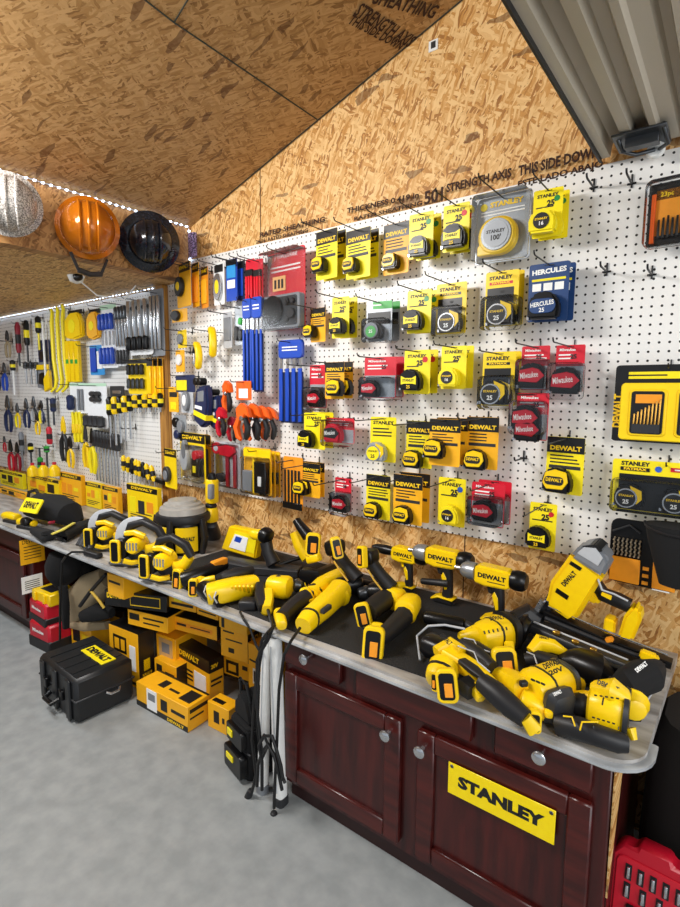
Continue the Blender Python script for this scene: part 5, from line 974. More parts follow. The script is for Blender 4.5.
# ---- circular saws
def circ_saw(px, py, s, rz, label, disc, guard=True, arch=True):
    o = C(px, py, 0); t = thing('circular_saw', label, 'circular saw', o, rz, None)
    MB().prism(rect(1.15*s, .5*s, .12, 2, 0, 0), .004, .014, 'xy').build('base_plate', M('shoe_steel', '#70747A', .3, .6), t, .002)
    if guard:
        g = MB().lathe([(0, .03*s), (.38*s, .03*s), (.42*s, .07*s), (.42*s, .17*s), (.38*s, .2*s), (0, .2*s)], 32, 'y', Matrix.Translation((-.12*s, 0, .44*s))).build('blade_guard', disc, t)
        MB().lathe([(.41*s, .0), (.44*s, .02*s), (.44*s, .05*s), (.41*s, .06*s), (.40*s, .03*s)], 32, 'y', Matrix.Translation((-.12*s, 0, .44*s))).build('guard_rim', lgr, g)
        MB().lathe([(0, -.01*s), (.16*s, -.01*s), (.2*s, .04*s), (0, .05*s)], 20, 'y', Matrix.Translation((-.12*s, 0, .44*s))).build('hub', dst, g)
    MB().lathe([(0, -.38*s), (.12*s, -.38*s), (.15*s, -.33*s), (.15*s, -.02*s), (0, 0)], 20, 'y', Matrix.Translation((.0, 0, .42*s))).build('motor_housing', yel, t)
    v = MB()
    for k in range(4): v.box((-.1*s+.06*k*s, -.385*s, .36*s), (-.07*s+.06*k*s, -.37*s, .5*s))
    v.build('vent_grille', gry, t)
    MB().tube([(-.25*s, -.1*s, .52*s), (-.15*s, -.1*s, .74*s), (.1*s, -.1*s, .82*s), (.38*s, -.1*s, .7*s), (.5*s, -.1*s, .5*s)], [.06*s, .08*s, .07*s, .08*s, .07*s], 12, 2.6).build('handle', blk, t)
    MB().tube([(.45*s, -.1*s, .5*s), (.35*s, -.1*s, .35*s), (.15*s, -.1*s, .32*s)], [.09*s, .1*s, .1*s], 10, 3).build('rear_housing', yel, t)
    f = MB().prism(rect(.2*s, .44*s, .25, 3, -.36*s, .3*s), -.34*s, -.28*s).build('battery_mount', yel, t, .003); MB().prism(rect(.13*s, .36*s, .2, 2, -.36*s, .3*s), -.345*s, -.33*s).build('socket', gbk, f)
    MB().prism(rect(.24*s, .36*s, .25, 3, -.3*s, .33*s), -.28*s, -.12*s).build('gear_case', gbk, t, .006)
    MB().tube([(-.2*s, -.2*s, .62*s), (0, -.25*s, .66*s), (.18*s, -.22*s, .58*s)], .05*s, 8, 3).build('upper_shell', yel, t)
    MB().prism([(-.2*s, .03*s), (-.42*s, .2*s), (-.3*s, .34*s), (.1*s, .2*s), (.3*s, .03*s)], -.02*s, .02*s).build('lower_guard', dst, t, .003)
    MB().tube([(-.18*s, -.36*s, .15*s), (-.05*s, -.3*s, .1*s), (.1*s, -.2*s, .12*s)], .045*s, 8, 3).build('bracket', yel, t)
    return t
circ_saw(112, 548, .22, .55, 'circular saw with silver hub, leftmost of three saws beside straps', lgr)
circ_saw(143, 563, .24, .5, 'circular saw with pale rimmed round guard, middle of three saws', gbk)
circ_saw(172, 579, .225, .35, 'yellow saw with black arched handle and no round guard, rightmost of three saws', gbk, guard=False)
# ---- round vacuum/lantern with dome
o = C(184, 549, 0); t = thing('site_vacuum', 'round black and yellow drum with pale translucent dome and carry handles at wall', 'vacuum', o+Vector((0, .0, 0)))
r = .115
MB().lathe([(0, 0), (r*.95, 0), (r, .02), (r, .13), (r*.97, .15), (0, .15)], 32).build('drum', gbk, t); MB().lathe([(0, .15), (r*1.12, .15), (r*1.15, .165), (r*1.1, .185), (r*.95, .19), (0, .19)], 32).build('rim', blk, t)
MB().lathe([(r*.98, .188), (r*.93, .215), (r*.80, .222), (r*.78, .232), (r*.62, .238), (r*.58, .25), (r*.3, .254), (0, .255)], 32).build('dome', M('milky_dome', '#9F9B94', .35), t)
for a, mt, nm in ((-.5, yel, 'front_panel'), (-1.75, yel, 'window_frame')):
    n = 6; pts = [((r+.006)*math.cos(a+.45*(k/n-.5)*2), (r+.006)*math.sin(a+.45*(k/n-.5)*2)) for k in range(n+1)]; inn = [((r-.01)*math.cos(a+.45*(k/n-.5)*2), (r-.01)*math.sin(a+.45*(k/n-.5)*2)) for k in range(n+1)][::-1]
    o_ = MB().prism(pts+inn, .015, .135, 'xy').build(nm, mt, t, .002)
    if nm == 'window_frame':
        pts = [((r+.0075)*math.cos(a+.33*(k/n-.5)*2), (r+.0075)*math.sin(a+.33*(k/n-.5)*2)) for k in range(n+1)]; MB().prism(pts+inn, .03, .115, 'xy').build('window', bk2, o_)
    else: text('DEWALT', .02, o_, prt, ((r+.008)*math.cos(a), (r+.008)*math.sin(a), .08), rot=Matrix.Rotation(a+PI/2, 4, 'Z') @ FRONT, w=.07, bold=.04)
for a in (-1.1, -2.5, .1): MB().tube([((r+.01)*math.cos(a), (r+.01)*math.sin(a), .0), ((r+.03)*math.cos(a), (r+.03)*math.sin(a), .08), ((r+.012)*math.cos(a), (r+.012)*math.sin(a), .17)], .013, 8, 4).build('roll_bar', blk, t)
T = Tool('work_light', 'tall yellow and black work light standing right of domed drum', 'work light', 212, 545)
T.seg('lamp_head', yel, ('w', 212, 503, .15), ('w', 212, 479, .15), 5.5, 5.5, 4, 1, 12, .3); T.seg('black_cap', gbk, ('w', 212, 481, .15), ('w', 212, 473, .15), 4.5, 3.5); T.seg('lens', gry, ('w', 211, 499, .175), ('w', 211, 484, .175), 3, 3, 3); T.seg('neck', blk, ('w', 211, 508, .15), ('w', 211, 503, .15), 5, 5, 4)
T.seg('lower_body', yel, ('w', 211, 522, .15), ('w', 211, 507, .15), 6.5, 6, 4); T.seg('round_lens', steel, ('w', 204, 515, .19), ('w', 205, 515, .17), 4, 4); T.seg('foot', chg, (213, 537, .0), ('w', 211, 523, .15), 8, 6)
# ---- bags, straps, small yellow tools at left
T = Tool('tool_bag', 'black cloth tool bag with yellow patch lying at far left of worktop', 'bag', 55, 522)
T.path('bag_body', fab, [(30, 508, .065), (40, 506, .085), (56, 508, .09), (70, 514, .08), (80, 522, .035)], [9, 14, 15, 13, 5], 2.3, .9, 16); T.path('handle', blk, [(28, 498, .06), (29, 492, .1), (36, 490, .12), (40, 497, .1)], 1.6)
q = T.p((46, 504, .12)); pm = Matrix.Translation(q+Vector((.03, -.09, .01))) @ Matrix.Rotation(.2, 4, 'Z') @ Matrix.Rotation(-.6, 4, 'X'); MB().prism(rect(.15, .085, .08, 2), -.004, .004, 'xz', pm).build('yellow_patch', lem, T.t)
text('DEWALT', .04, T.t, prt, (pm @ Vector((0, -.0052, 0)))[:], rot=Matrix.Rotation(.2, 4, 'Z') @ Matrix.Rotation(-.6, 4, 'X') @ FRONT, w=.11, bold=.04)
T = Tool('tool_belt', 'black padded belt with yellow strip lying in front of tool bag', 'belt', 58, 540)
T.path('belt', fab, [(35, 530, .02), (48, 536, .025), (62, 536, .03), (80, 527, .03), (90, 521, .03)], [5, 8, 8, 6, 3], 3, .7, 12); T.path('yellow_strip', M('pale_yellow_strip', '#D8CC5A', .5), [(52, 534, .06), (62, 530, .065), (74, 523, .065)], [1.6, 2, 1.6], 3, .5); T.seg('red_tag', dred, (48, 523, .05), (55, 522, .05), 1.5)
T = Tool('hand_sander', 'small yellow oval tool nearest left edge of picture on worktop', 'hand tool', 12, 520); T.seg('body', yel, (5, 515, .02), (18, 518, .02), 5, 5, 2.5, .8); T.seg('pad', blk, (5, 520, .005), (18, 523, .005), 3, 3, 4, .6)
T = Tool('hand_sander', 'yellow and black oval tool second from left edge on worktop', 'hand tool', 28, 528); T.seg('body', yel, (20, 521, .02), (35, 524, .02), 5, 4, 2.5, .8); T.seg('grip_band', gbk, (24, 521, .03), (29, 523, .03), 4.5, 4.5); T.seg('pad', blk, (19, 526, .005), (34, 529, .005), 3.5, 3, 4, .6)
T = Tool('power_adapter', 'black cable adapter with coiled cord in front of left saw', 'adapter', 92, 556); T.seg('case', blk, (86, 552, .012), (100, 556, .012), 4, 4, 4, .7); T.path('cord', cable, [(86, 552, .01), (72, 552, .006), (66, 556, .004), Wd(62, 562, .64), Wd(61, 580, .645), Wd(60, 610, .645), Wd(60, 640, .645)], 1.1)
T = Tool('strap_bundle', 'bundle of black straps and buckles left of silver hubbed saw', 'strap', 92, 545)
for k in range(5): T.path('strap', blk, [(78+3*k, 545+k, .02), (86+2*k, 533+k, .06), (96+k, 524+2*k, .06), (102, 519+3*k, .05)], [2.5, 3.5, 3, 2], 4, .5)
def standcard(bb, d, label, mt=orc, head=bk2, htxt='DEWALT', parts=(), z0=None):
    x0, y0, x1, y1 = bb; w = (W(x1, (y0+y1)/2, d)-W(x0, (y0+y1)/2, d)).x; top, bot = W((x0+x1)/2, y0, d), W((x0+x1)/2, y1, d); h = top.z-CT; X = (top.x+bot.x)/2
    t = thing('boxed_accessory', label, 'accessory box', (X, -d, CT)); MB().box((-w/2, 0, 0), (w/2, .03, h)).build('carton', mt, t, .001)
    if head: MB().box((-w/2, -.0005, h*.84), (w/2, 0, h*.98)).build('header', head, t); text(htxt, h*.07, t, ypr, (0, -.001, h*.91), w=w*.7, bold=.04)
    rr = random.Random(x0)
    for k in range(3): MB().box((-w*.4+w*.28*k, -.002, h*rr.uniform(.25, .45)), (-w*.2+w*.28*k, 0, h*rr.uniform(.55, .75))).build('picture', rr.choice([lem, chg, org, prt]), t)
    lines(t, w, h*.1, h*.3, 3, prt, -.0004, seed=x0); return t
standcard((0, 472, 22, 490), .10, 'yellow boxed accessory at left edge standing behind second row', lem); standcard((0, 490, 25, 514), .26, 'amber boxed accessory at left edge, front row'); standcard((27, 477, 58, 496), .12, 'wide yellow box with navy badge behind tool bag', yl2)
standcard((60, 474, 81, 505), .10, 'amber box standing behind right end of tool bag'); standcard((86, 483, 101, 516), .08, 'carded accessory left one of two leaning under far pegboard', yl2); standcard((103, 487, 118, 521), .08, 'carded accessory right one of two leaning under far pegboard', orc)
standcard((127, 486, 157, 524), .12, 'tall yellow card standing left of domed drum', yl2)
for k in range(3):
    o = W(33+11*k, 476, .13); t = thing('oil_bottle', 'small yellow bottle with red cap, %s of three on the boxes' % ['left', 'middle', 'right'][k], 'bottle', o, 0, 'red capped yellow bottles')
    MB().tube([(0, 0, 0), (0, 0, .05), (0, 0, .07), (0, 0, .08)], [.035, .035, .02, .012], 12, 3).build('bottle_body', yel, t); MB().tube([(0, 0, .078), (0, 0, .098)], .013, 10).build('cap', red, t)
T = Tool('red_charger', 'red and black small tool between tall yellow card and saws', 'hand tool', 138, 533); T.seg('body', red, (131, 527, .03), (146, 529, .03), 4, 4, 3); T.seg('tip', blk, (146, 529, .03), (152, 531, .03), 3, 3)
# ================================================================ UNDER THE WORKTOP
def boxN(N, L, R, z0, top, name, label, cat, faces, a=None, b=None, grp=None, rz=None, bev=.002, mt=orc):
    n, l, r = un(N[0], N[1], 2, z0), un(L[0], L[1], 2, z0), un(R[0], R[1], 2, z0)
    th = math.atan2((n-l).y, (n-l).x) if rz is None else rz
    a = a or (n-l).length; b = b or (r-n).length
    best = min((abs(proj_y(n, h)-top), h) for h in [k*.002 for k in range(5, 400)])[1]
    t = thing(name, label, cat, n, th, grp)
    MB().box((-a, 0, 0), (0, b, best)).build('carton' if 'box' in name else 'body', mt, t, bev)
    for f in faces:
        side, kind, u0, u1, v0, v1, m_ = f[:7]; tx = f[7] if len(f) > 7 else None
        e = .0012+.0004*(faces.index(f) % 3)
        if side == 'f': g = lambda u, v: (-a+a*u, -e, best*v); q = (g(u0, v0), (-a+a*u1, 0, best*v1)); rot = FRONT; W_, H_ = a, best; cpos = lambda: (-a+a*(u0+u1)/2, -e-.0006, best*(v0+v1)/2)
        elif side == 'r': q = ((0, b*u0, best*v0), (e, b*u1, best*v1)); rot = Matrix.Rotation(PI/2, 4, 'Z') @ FRONT; W_, H_ = b, best; cpos = lambda: (e+.0006, b*(u0+u1)/2, best*(v0+v1)/2)
        else: q = ((-a+a*u0, b*v0, best), (-a+a*u1, b*v1, best+e)); rot = Matrix.Identity(4); W_, H_ = a, b; cpos = lambda: (-a+a*(u0+u1)/2, b*(v0+v1)/2, best+e+.0006)
        if kind == 'p': MB().box(*q).build('printed_panel', m_, t)
        elif kind == 't': text(tx, H_*(v1-v0), t, m_, cpos(), rot=rot, w=W_*(u1-u0), bold=.04)
    return t, a, b, best
def proj_y(n, h):
    d = Vector((n.x, n.y, n.z+h))-CAM; return 453.5-F_*d.dot(UP)/d.dot(FW)
# big black case
case = M('case_black_plastic', '#1B1C1E', .42, var=.15)
t, a, b, h = boxN((77, 726), (41, 694), (137, 700), 0, 682, 'tool_case', 'large black plastic tool case with yellow lettering on lid standing on floor', 'tool case', [], bev=.015, mt=case)
MB().box((-a-.004, -.004, h*.5), (.004, b+.004, h*.54)).build('lid_rim', chg, t, .003)
p_ = MB().box((-a*.66, b*.52, h+.0), (-a*.12, b*.78, h+.005)).build('lid_badge', lem, t, .001); text('DEWALT', b*.14, p_, prt, (-a*.39, b*.65, h+.0056), rot=Matrix.Identity(4), w=a*.48, bold=.06)
for u in (.15, .5, .85): MB().box((-a*u-.02, -.012, h*.05), (-a*u+.02, .0, h*.95)).build('rib', case, t, .004)
for u in (.28, .72): MB().box((-a*u-.015, -.02, h*.42), (-a*u+.015, -.002, h*.64)).build('latch', gbk, t, .003)
MB().tube([(-a*.62, -.01, h*.35), (-a*.6, -.04, h*.3), (-a*.4, -.04, h*.3), (-a*.38, -.01, h*.35)], .010, 8).build('carry_handle', gbk, t)
MB().tube([(.004, b*.5, h*.46), (.018, b*.55, h*.43), (.018, b*.68, h*.43), (.004, b*.73, h*.46)], .006, 8).build('side_latch', steel, t)
for u in (.2, .4, .6, .8): MB().box((-a*u-.01, .02, h), (-a*u+.01, b-.02, h+.003)).build('lid_rib', case, t)
YB = 'amber and black power tool carton '
t, a, b, h = boxN((188, 733), (137, 704), (207, 717), 0, 708, 'carton_box', 'long amber carton with white shipping label lying in front on floor', 'box',
  [('f', 'p', 0, 1, 0, .22, bk2), ('f', 'p', .22, .42, .1, .95, whc), ('f', 'p', .25, .39, .5, .8, gry), ('f', 't', .62, .93, .04, .17, ypr, 'DEWALT'), ('f', 'p', .5, .62, .35, .8, prt), ('f', 'p', .7, .95, .5, .62, prt), ('t', 'p', .3, .42, .3, .7, prt), ('t', 'p', .75, .95, .2, .8, prt), ('t', 'p', .5, .68, .35, .45, prt),
   ('r', 'p', .1, .9, .7, .85, prt), ('r', 'p', .1, .7, .45, .52, prt), ('t', 'p', 0, 1, .92, 1, bk2)], bev=.002)
boxN((140, 690), (111, 676), (156, 682), 0, 635, 'carton_box', YB+'with black side standing behind large case', 'box', [('f', 'p', .15, .6, .55, .85, bk2), ('f', 'p', .2, .36, .6, .8, orc), ('f', 'p', .42, .55, .6, .8, orc), ('f', 'p', .7, .9, .3, .75, whc), ('r', 'p', 0, 1, 0, 1, bk2), ('t', 'p', 0, 1, 0, 1, bk2), ('r', 't', .2, .8, .1, .25, ypr, 'DEWALT'), ('r', 'p', .3, .7, .3, .5, yel), ('f', 'p', .05, .95, .05, .1, prt)])
boxN((210, 705), (178, 684), (226, 699), 0, 662, 'carton_box', 'tall carton with black top band and white capitals in middle of stack', 'box', [('f', 'p', 0, 1, .72, 1, bk2), ('r', 'p', 0, 1, .72, 1, bk2), ('t', 'p', 0, 1, 0, 1, bk2), ('f', 't', .08, .7, .79, .92, ypr, 'DEWALT'), ('r', 't', .1, .6, .8, .9, ypr, '20V'), ('f', 'p', .55, .9, .1, .6, whc), ('f', 'p', .6, .85, .3, .58, chg), ('f', 'p', .08, .5, .5, .54, prt), ('f', 'p', .08, .5, .4, .44, prt), ('f', 'p', .08, .5, .3, .34, prt), ('r', 'p', .1, .9, .5, .55, prt), ('r', 'p', .1, .8, .4, .44, prt)])
boxN((167, 613), (105, 605), (174, 606), .40, 597, 'carton_box', 'long black carton with outlined saw picture just under worktop', 'box', [('f', 't', .04, .32, .5, .85, ypr, 'DEWALT'), ('f', 'p', .42, .9, .2, .85, ypr), ('f', 'p', .43, .89, .26, .79, bk2), ('f', 'p', .5, .65, .4, .7, gry), ('f', 'p', .7, .85, .35, .65, yel)], mt=bk2, b=.2)
boxN((168, 634), (128, 624), (174, 630), .30, 618, 'carton_box', YB+'directly below long black one', 'box', [('f', 'p', .05, .3, .4, .8, prt), ('f', 'p', .4, .9, .6, .7, prt), ('f', 'p', .4, .8, .3, .38, prt), ('t', 'p', 0, 1, 0, 1, bk2)], b=.25)
boxN((196, 613), (169, 607), (200, 608), .42, 600, 'carton_box', 'small amber carton under worktop, left of top pair', 'box', [('f', 'p', .1, .9, .3, .5, prt), ('f', 'p', .2, .5, .6, .85, lem)], b=.2)
boxN((218, 621), (197, 614), (222, 615), .42, 608, 'carton_box', 'small amber carton under worktop, right of top pair', 'box', [('f', 'p', .1, .9, .3, .4, prt), ('f', 'p', .1, .6, .6, .8, prt)], b=.2)
boxN((217, 641), (174, 629), (223, 636), .30, 627, 'carton_box', 'long amber carton with black lid above tall black topped one', 'box', [('f', 'p', .05, .9, .35, .65, org), ('f', 'p', .08, .3, .42, .58, prt), ('f', 'p', .4, .85, .45, .52, prt), ('t', 'p', 0, 1, 0, 1, bk2), ('r', 'p', 0, 1, 0, 1, bk2)], b=.25)
boxN((176, 668), (157, 660), (182, 664), .10, 640, 'carton_box', 'amber carton with clear tool picture at back of stack', 'box', [('f', 'p', .15, .85, .2, .9, M('pale_print', '#C9A56C', .5)), ('f', 'p', .3, .7, .4, .75, gry)], b=.2)
boxN((177, 690), (155, 679), (184, 684), .03, 668, 'carton_box', 'small amber carton with black corner behind long one', 'box', [('f', 'p', .1, .35, .3, .8, prt), ('r', 'p', 0, 1, 0, 1, bk2), ('f', 'p', .5, .9, .4, .6, prt)], b=.15)
boxN((229, 737), (208, 726), (240, 727), 0, 711, 'carton_box', 'small amber carton on floor left of black soft bag', 'box', [('f', 'p', .3, .55, .3, .75, prt), ('f', 'p', .7, .8, .4, .6, prt), ('t', 'p', .1, .6, .2, .5, bk2), ('r', 'p', .2, .8, .3, .6, prt)])
boxN((249, 684), (224, 675), (256, 677), .10, 664, 'carton_box', 'amber carton with round logo low in right hand stack', 'box', [('f', 'p', .1, .6, .2, .85, bk2), ('f', 'p', .2, .5, .35, .7, orc), ('f', 'p', 0, 1, 0, .12, bk2), ('f', 'p', .75, .95, .6, .8, prt)], b=.18)
boxN((248, 664), (221, 655), (254, 657), .24, 634, 'carton_box', 'amber carton tilted on top of round logo one', 'box', [('f', 'p', .1, .5, .85, .9, prt), ('f', 'p', .2, .8, .6, .64, prt), ('f', 'p', .3, .5, .2, .35, prt), ('r', 'p', 0, 1, 0, 1, bk2), ('r', 't', .1, .9, .5, .8, ypr, 'DEWALT'), ('t', 'p', 0, 1, 0, 1, org)], b=.18)
boxN((247, 636), (219, 627), (250, 630), .42, 624, 'carton_box', 'flat amber carton topmost of right hand stack', 'box', [('f', 'p', .1, .2, .1, .9, bk2), ('t', 'p', .1, .9, .2, .4, prt)], b=.18)
boxN((265, 728), (249, 718), (272, 720), 0, 650, 'carton_box', 'tall amber carton with black icons behind white leg', 'box', [('f', 'p', .3, .8, .5, .7, whc), ('f', 'p', .35, .6, .53, .67, prt), ('f', 'p', .3, .8, .2, .42, whc), ('f', 'p', .45, .7, .24, .38, prt), ('f', 'p', .1, .9, .78, .8, prt)], b=.2)
boxN((92, 655), (72, 646), (106, 646), 0, 630, 'carton_box', 'amber carton with black ring logo between red cases and tan bag', 'box', [('f', 'p', .1, .45, .3, .8, prt), ('f', 'p', .55, .9, .4, .7, yel)], b=.2)
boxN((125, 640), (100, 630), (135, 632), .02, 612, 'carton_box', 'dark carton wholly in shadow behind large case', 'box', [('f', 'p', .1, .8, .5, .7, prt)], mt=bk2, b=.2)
# soft black bag
T0 = un(246, 776, 2, 0); t = thing('soft_tool_bag', 'black soft tool bag with two small yellow labels on floor beside white leg', 'bag', T0+Vector((-.02, .04, 0)), -.25)
MB().prism(rect(.15, .14, .2, 3, 0, .02), .0, .20, 'xy').build('bag_body', fab, t, .012, seg=2); MB().prism([(-.07, .2), (-.065, .26), (-.02, .31), (.03, .29), (.07, .2)], -.03, .07).build('bag_top', fab, t, .012, seg=2); MB().prism(rect(.13, .09, .15, 3, 0, .06), -.075, -.045).build('front_pocket', gbk, t, .006); MB().prism(rect(.12, .07, .15, 3, 0, .155), -.066, -.045).build('front_pocket', gbk, t, .006)
MB().box((-.045, -.070, .145), (-.01, -.066, .17)).build('yellow_label', lem, t); l_ = MB().box((-.04, -.079, .06), (.01, -.075, .08)).build('yellow_label', lem, t); MB().tube([(-.078, -.04, .11), (0, -.056, .112), (.078, -.04, .11)], .004, 6).build('zip', chg, t)
MB().tube([(-.04, -.01, .27), (-.03, -.02, .35), (.02, -.02, .35), (.03, -.01, .28)], .007, 8).build('handle', blk, t)
# coiled cord looped on hook of leg
T = Tool('coiled_cord', 'looped black cable hanging against white legs under worktop', 'cable', 270, 640)
T.path('cable_loop', cable, [Wd(262, 790, .69), Wd(262, 762, .69), Wd(259, 745, .69), Wd(264, 736, .69), Wd(272, 736, .69), Wd(276, 748, .69), Wd(281, 766, .69), Wd(283, 780, .69)], 1.7); T.path('cable_loop', cable, [Wd(257, 786, .685), Wd(258, 765, .685), Wd(262, 752, .685), Wd(268, 744, .685), Wd(274, 755, .685), Wd(278, 770, .685), Wd(282, 790, .685)], 1.7); T.path('cable_loop', cable, [Wd(268, 744, .68), Wd(276, 760, .68), Wd(285, 783, .68)], 1.7)
T.path('hanger', cable, [Wd(262, 752, .685), Wd(256, 700, .68), Wd(257, 660, .67), (268, 634, .01)], 1.4)
# red cases with yellow lid organiser
for k, (N, z0, tp, lb) in enumerate((((50, 654), 0, 628, 'red and black tool case, lower one of two stacked by far cabinet'), ((46, 630), .125, 606, 'red and black tool case, upper one of two stacked by far cabinet'))):
    t, a, b, h = boxN(N, (30, N[1]-10), (74-8*k, N[1]-6), z0, tp, 'tool_case', lb, 'tool case', [('f', 't', .2, .75, .62, .76, wpr, 'Milwaukee'), ('f', 'p', 0, 1, .0, .4, bk2)], bev=.012, mt=red, b=.22)
    MB().box((-a-.003, -.004, 0), (.003, b+.003, h*.42)).build('base_shell', blk, t, .006)
t, a, b, h = boxN((50, 608), (32, 600), (58, 604), .245, 596, 'organiser', 'yellow lidded organiser on top of red cases', 'organiser', [('t', 'p', .2, .8, .2, .8, blk)], mt=yel, b=.15, bev=.006)
for u in (.25, .75): MB().box((-a*u-.01, -.01, h*.2), (-a*u+.01, 0, h*.9)).build('latch', yel, t, .002)
# jacket & tan bag
T = Tool('black_jacket', 'black cloth jacket heaped under worktop above red cases', 'jacket', 62, 560)
T.path('cloth', fab, [Wd(64, 553, .56), Wd(64, 564, .56), Wd(63, 574, .56), Wd(61, 582, .56)], [11, 14, 13, 7], 2.6, 1.2, 18); T.path('sleeve', fab, [Wd(76, 556, .35), Wd(86, 566, .35), Wd(92, 574, .35)], [12, 10, 5], 2.4, 1.2, 16); T.path('lower_fold', fab, [Wd(63, 586, .6), Wd(65, 606, .6), Wd(66, 628, .6)], [4, 4, 3], 3)
T = Tool('tan_tool_bag', 'tan and black cloth tool bag with yellow straps lying under worktop', 'bag', 95, 585)
T.path('bag_body', tan, [Wd(74, 620, .48), Wd(82, 600, .47), Wd(94, 588, .46), Wd(108, 577, .44)], [8, 14, 14, 9], 2.6, 1.2, 18); T.path('black_flap', fab, [Wd(84, 616, .55), Wd(98, 612, .53), Wd(112, 613, .5)], [6, 9, 5], 2.6); T.path('strap', blk, [Wd(80, 606, .57), Wd(90, 592, .56), Wd(106, 574, .54)], 1.8); T.path('yellow_strap', M('dull_yellow_strap', '#C9A53A', .5), [Wd(90, 590, .56), Wd(100, 602, .56), Wd(104, 608, .55)], 1.4); T.path('lower_edge', tan, [Wd(66, 622, .5), Wd(86, 626, .5), Wd(108, 625, .48)], [4, 5, 4], 3)
boxN((124, 600), (108, 594), (130, 595), .46, 578, 'carton_box', 'amber carton propped at angle above tan bag', 'box', [('f', 'p', .1, .8, .6, .7, prt)], b=.15, mt=orc)
# right: red bit set case, dark block in place of shade
o = un(648, 905, 1, -.56); t = thing('bit_case', 'red plastic bit set case standing beside cabinet at lower right corner', 'bit set', (o.x+.03, -.50, 0), -.05, rx=-.12)
MB().prism([(-.125, 0), (-.125, .28), (-.10, .315), (-.07, .315), (-.065, .33), (.0, .33), (.005, .315), (.16, .315), (.16, 0)], 0, .05).build('case_body', red, t, .006)
MB().prism(rect(.26, .28, .06, 2, .02, .15), -.004, .0).build('inner_tray', rdc, t, .002)
for r_ in range(2):
    for k in range(8-2*r_): MB().seg((-.082+(.026+.008*r_)*k, -.01, .245-.045*r_), (-.082+(.026+.008*r_)*k, -.01, .272-.045*r_), .0042+.001*r_, .0035, 8).build('bit', steel, t); MB().box((-.089+(.026+.008*r_)*k, -.0055, .238-.045*r_), (-.075+(.026+.008*r_)*k, -.004, .276-.045*r_)).build('slot', blk, t)
MB().prism([(-.08, .15), (-.08, .185), (-.03, .185), (0, .17), (.12, .165), (.12, .12), (-.05, .12)], -.014, -.004).build('black_driver', blk, t, .004); MB().box((-.06, -.016, .135), (.03, -.0145, .16)).build('white_label', wpr, t)
t = thing('shade_block', 'dark brown tarpaulin heaped in shadow right of the worktop', 'tarp', (.27, -.235, 0))  # made-up block, added where only shade lies beside the worktop
MB().tube([(0, 0, 0), (0, 0, .25), (-.0, .0, .42), (.0, .0, .55), (0, .0, .585)], [.395, .395, .39, .385, .36], 22, 3.5, .42).build('cloth', M('shade_block_black', '#0E0A08', .9, var=.3, scale=12), t)  # not real cloth; the near-black colour carries the shade
# ================================================================ HEADER: hard hats, LED strips, camera, outlet
def hardhat(px, py, d, label, mt, full=True, R_=.14, strap=False, tilt=0.):
    p = un(px, py, 0, -2.37+d); t = thing('hard_hat', label, 'hard hat', p, .0)
    b = MB(); pr = [(R_*.80*math.cos(a), R_*.95*math.sin(a)*.9+.01) for a in [PI/2*k/8 for k in range(9)]]
    X_ = Matrix.Rotation(tilt-.45, 4, 'Z') @ Matrix.Rotation(.15, 4, 'Y')
    b.lathe([(R_*.8, .0)]+pr[:-1]+[(0, pr[-1][1])], 32, 'x', X_); sh = b.build('shell', mt, t)
    MB().lathe([(R_*.76, -.004), (R_*(1.08 if full else .92), -.012), (R_*(1.1 if full else .94), -.004), (R_*.8, .012)], 36, 'x', X_).build('brim', mt, t)
    for k in (-1, 0, 1): MB().tube([X_ @ Vector((R_*.88*math.sin(a)+.012, k*.035+.0, R_*.8*math.cos(a))) for a in [PI*(.15+.7*j/10) for j in range(11)]], .006, 6, 2, .8).build('ridge', mt, sh)
    if strap:
        for s in (-1, 1): MB().tube([(.0, s*.08, -R_*.85), (.0, s*.05, -R_*1.35)], .006, 6, 4).build('strap', blk, t)
        MB().tube([(.0, -.05, -R_*1.35), (0, 0, -R_*1.42), (.0, .05, -R_*1.35)], .011, 8, 3).build('chin_pad', blk, t)
    MB().tube([(0, 0, 0), (-d, 0, .03)], .006, 6).build('hanger', dst, t)
hardhat(8, 204, .10, 'silver glitter full brim hard hat hanging on header at left', glit, False, .125); hardhat(88, 228, .10, 'bronze hard hat with black chin strap hanging in middle of header', hatb, False, .135, True); hardhat(150, 242, .10, 'black full brim hard hat hanging nearest the pegboard', hatk, True, .125)
led = M('cool_led', '#CFE4FF', .3, emis=6); ledw = M('led_tape', '#D8DCE0', .5)
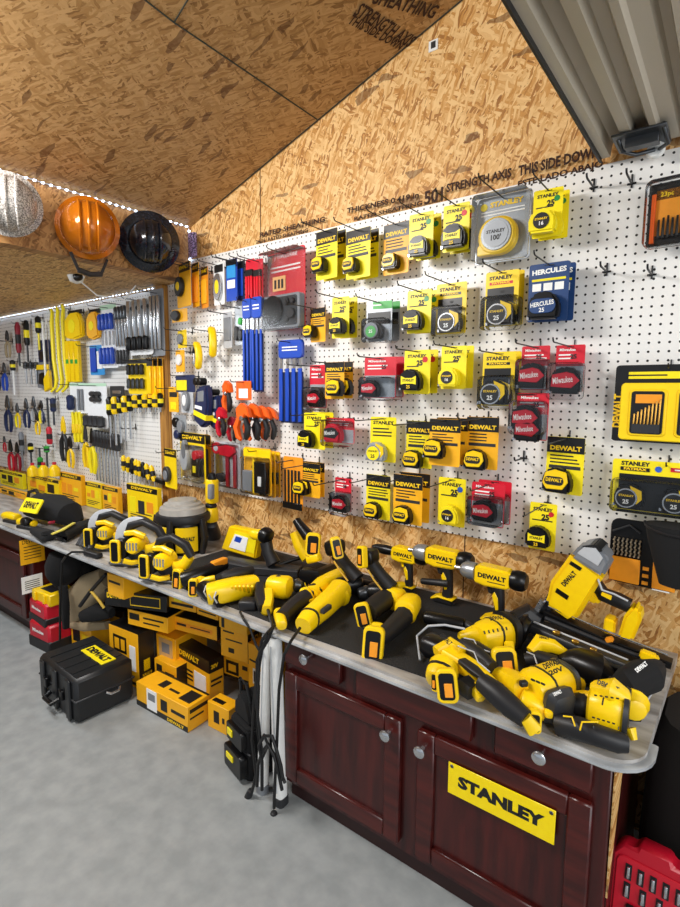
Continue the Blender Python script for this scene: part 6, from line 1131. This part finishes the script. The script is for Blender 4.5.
def strip(label, a, b, n, size, off, kindn='diode'):
    a, b = Vector(a), Vector(b); t = thing('led_strip', label, 'led strip', a)
    MB().tube([(0, 0, 0), b-a], .004, 6, 4, .4).build('tape', ledw, t)
    me = None
    for k in range(n):
        p = (b-a)*((k+.5)/n)+off
        if me is None: o = MB().box((-size, -size, -size*.6), (size, size, size*.6)).build('diode', led, t); me = o
        else: o = me.copy(); COL.objects.link(o); o.parent = t
        o.location = p
strip('led strip along top of header over the hard hats', (-2.362, -1.3, 2.258), (-2.362, -.01, 2.258), 40, .0045, Vector((.005, 0, -.002)))
strip('short upright led strip at corner beside black hard hat', (-2.362, -.01, 2.25), (-2.362, -.01, 2.08), 6, .0045, Vector((.005, 0, 0)))
strip('long led strip over top of far pegboard', (-5.3, -.02, 1.98), (-2.66, -.02, 1.98), 70, .0032, Vector((0, -.006, -.003)))
p = un(76, 276, 0, -2.75); t = thing('security_camera', 'small white round security camera under far ceiling behind bronze hard hat', 'camera', p)
MB().lathe([(0, .05), (.04, .05), (.042, 0), (.03, -.03), (0, -.04)], 20).build('housing', wht, t); MB().lathe([(0, 0), (.022, 0), (.02, .02), (0, .03)], 16, 'x', Matrix.Translation((.03, -.01, -.01))).build('lens', gbk, t); MB().tube([(0, 0, .045), (0, .02, 1.99-p.z)], .012, 8).build('bracket', wht, t); MB().tube([(.02, 0, -.02), (.05, .08, -.09), (.1, .2, -.1), (.12, .26, -.02)], .004, 6).build('cable', wht, t)
p = W(432, 44, 0); t = thing('wall_tag', 'small white plate with dark slot high on strand board wall', 'plate', p+Vector((0, .012, 0))); MB().box((-.018, -.004, -.018), (.018, 0, .018)).build('plate', wht, t, .001); MB().box((-.008, -.005, -.010), (.01, -.004, .012)).build('slot', dst, t)
p = un(196, 238, 1, -.03); t = thing('purple_lit_stub', 'purple glitter strip at corner above first blade card', 'garland', (-2.33, -.012, 2.1)); MB().tube([(0, 0, 0), (0, 0, .12)], .03, 10, 3, .4).build('stub_body', noisy('violet_lit_wall', '#2A1E3C', '#B9A2D8', 160, .3, detail=2, pos=(.42, .58)), t)  # piece of wall whose purple light is put into the colour
# ================================================================ label tidy: at most sixteen words
for o in S.objects:
    l = o.get('label')
    if l and len(l.split()) > 16: o['label'] = ' '.join(l.split()[:16])
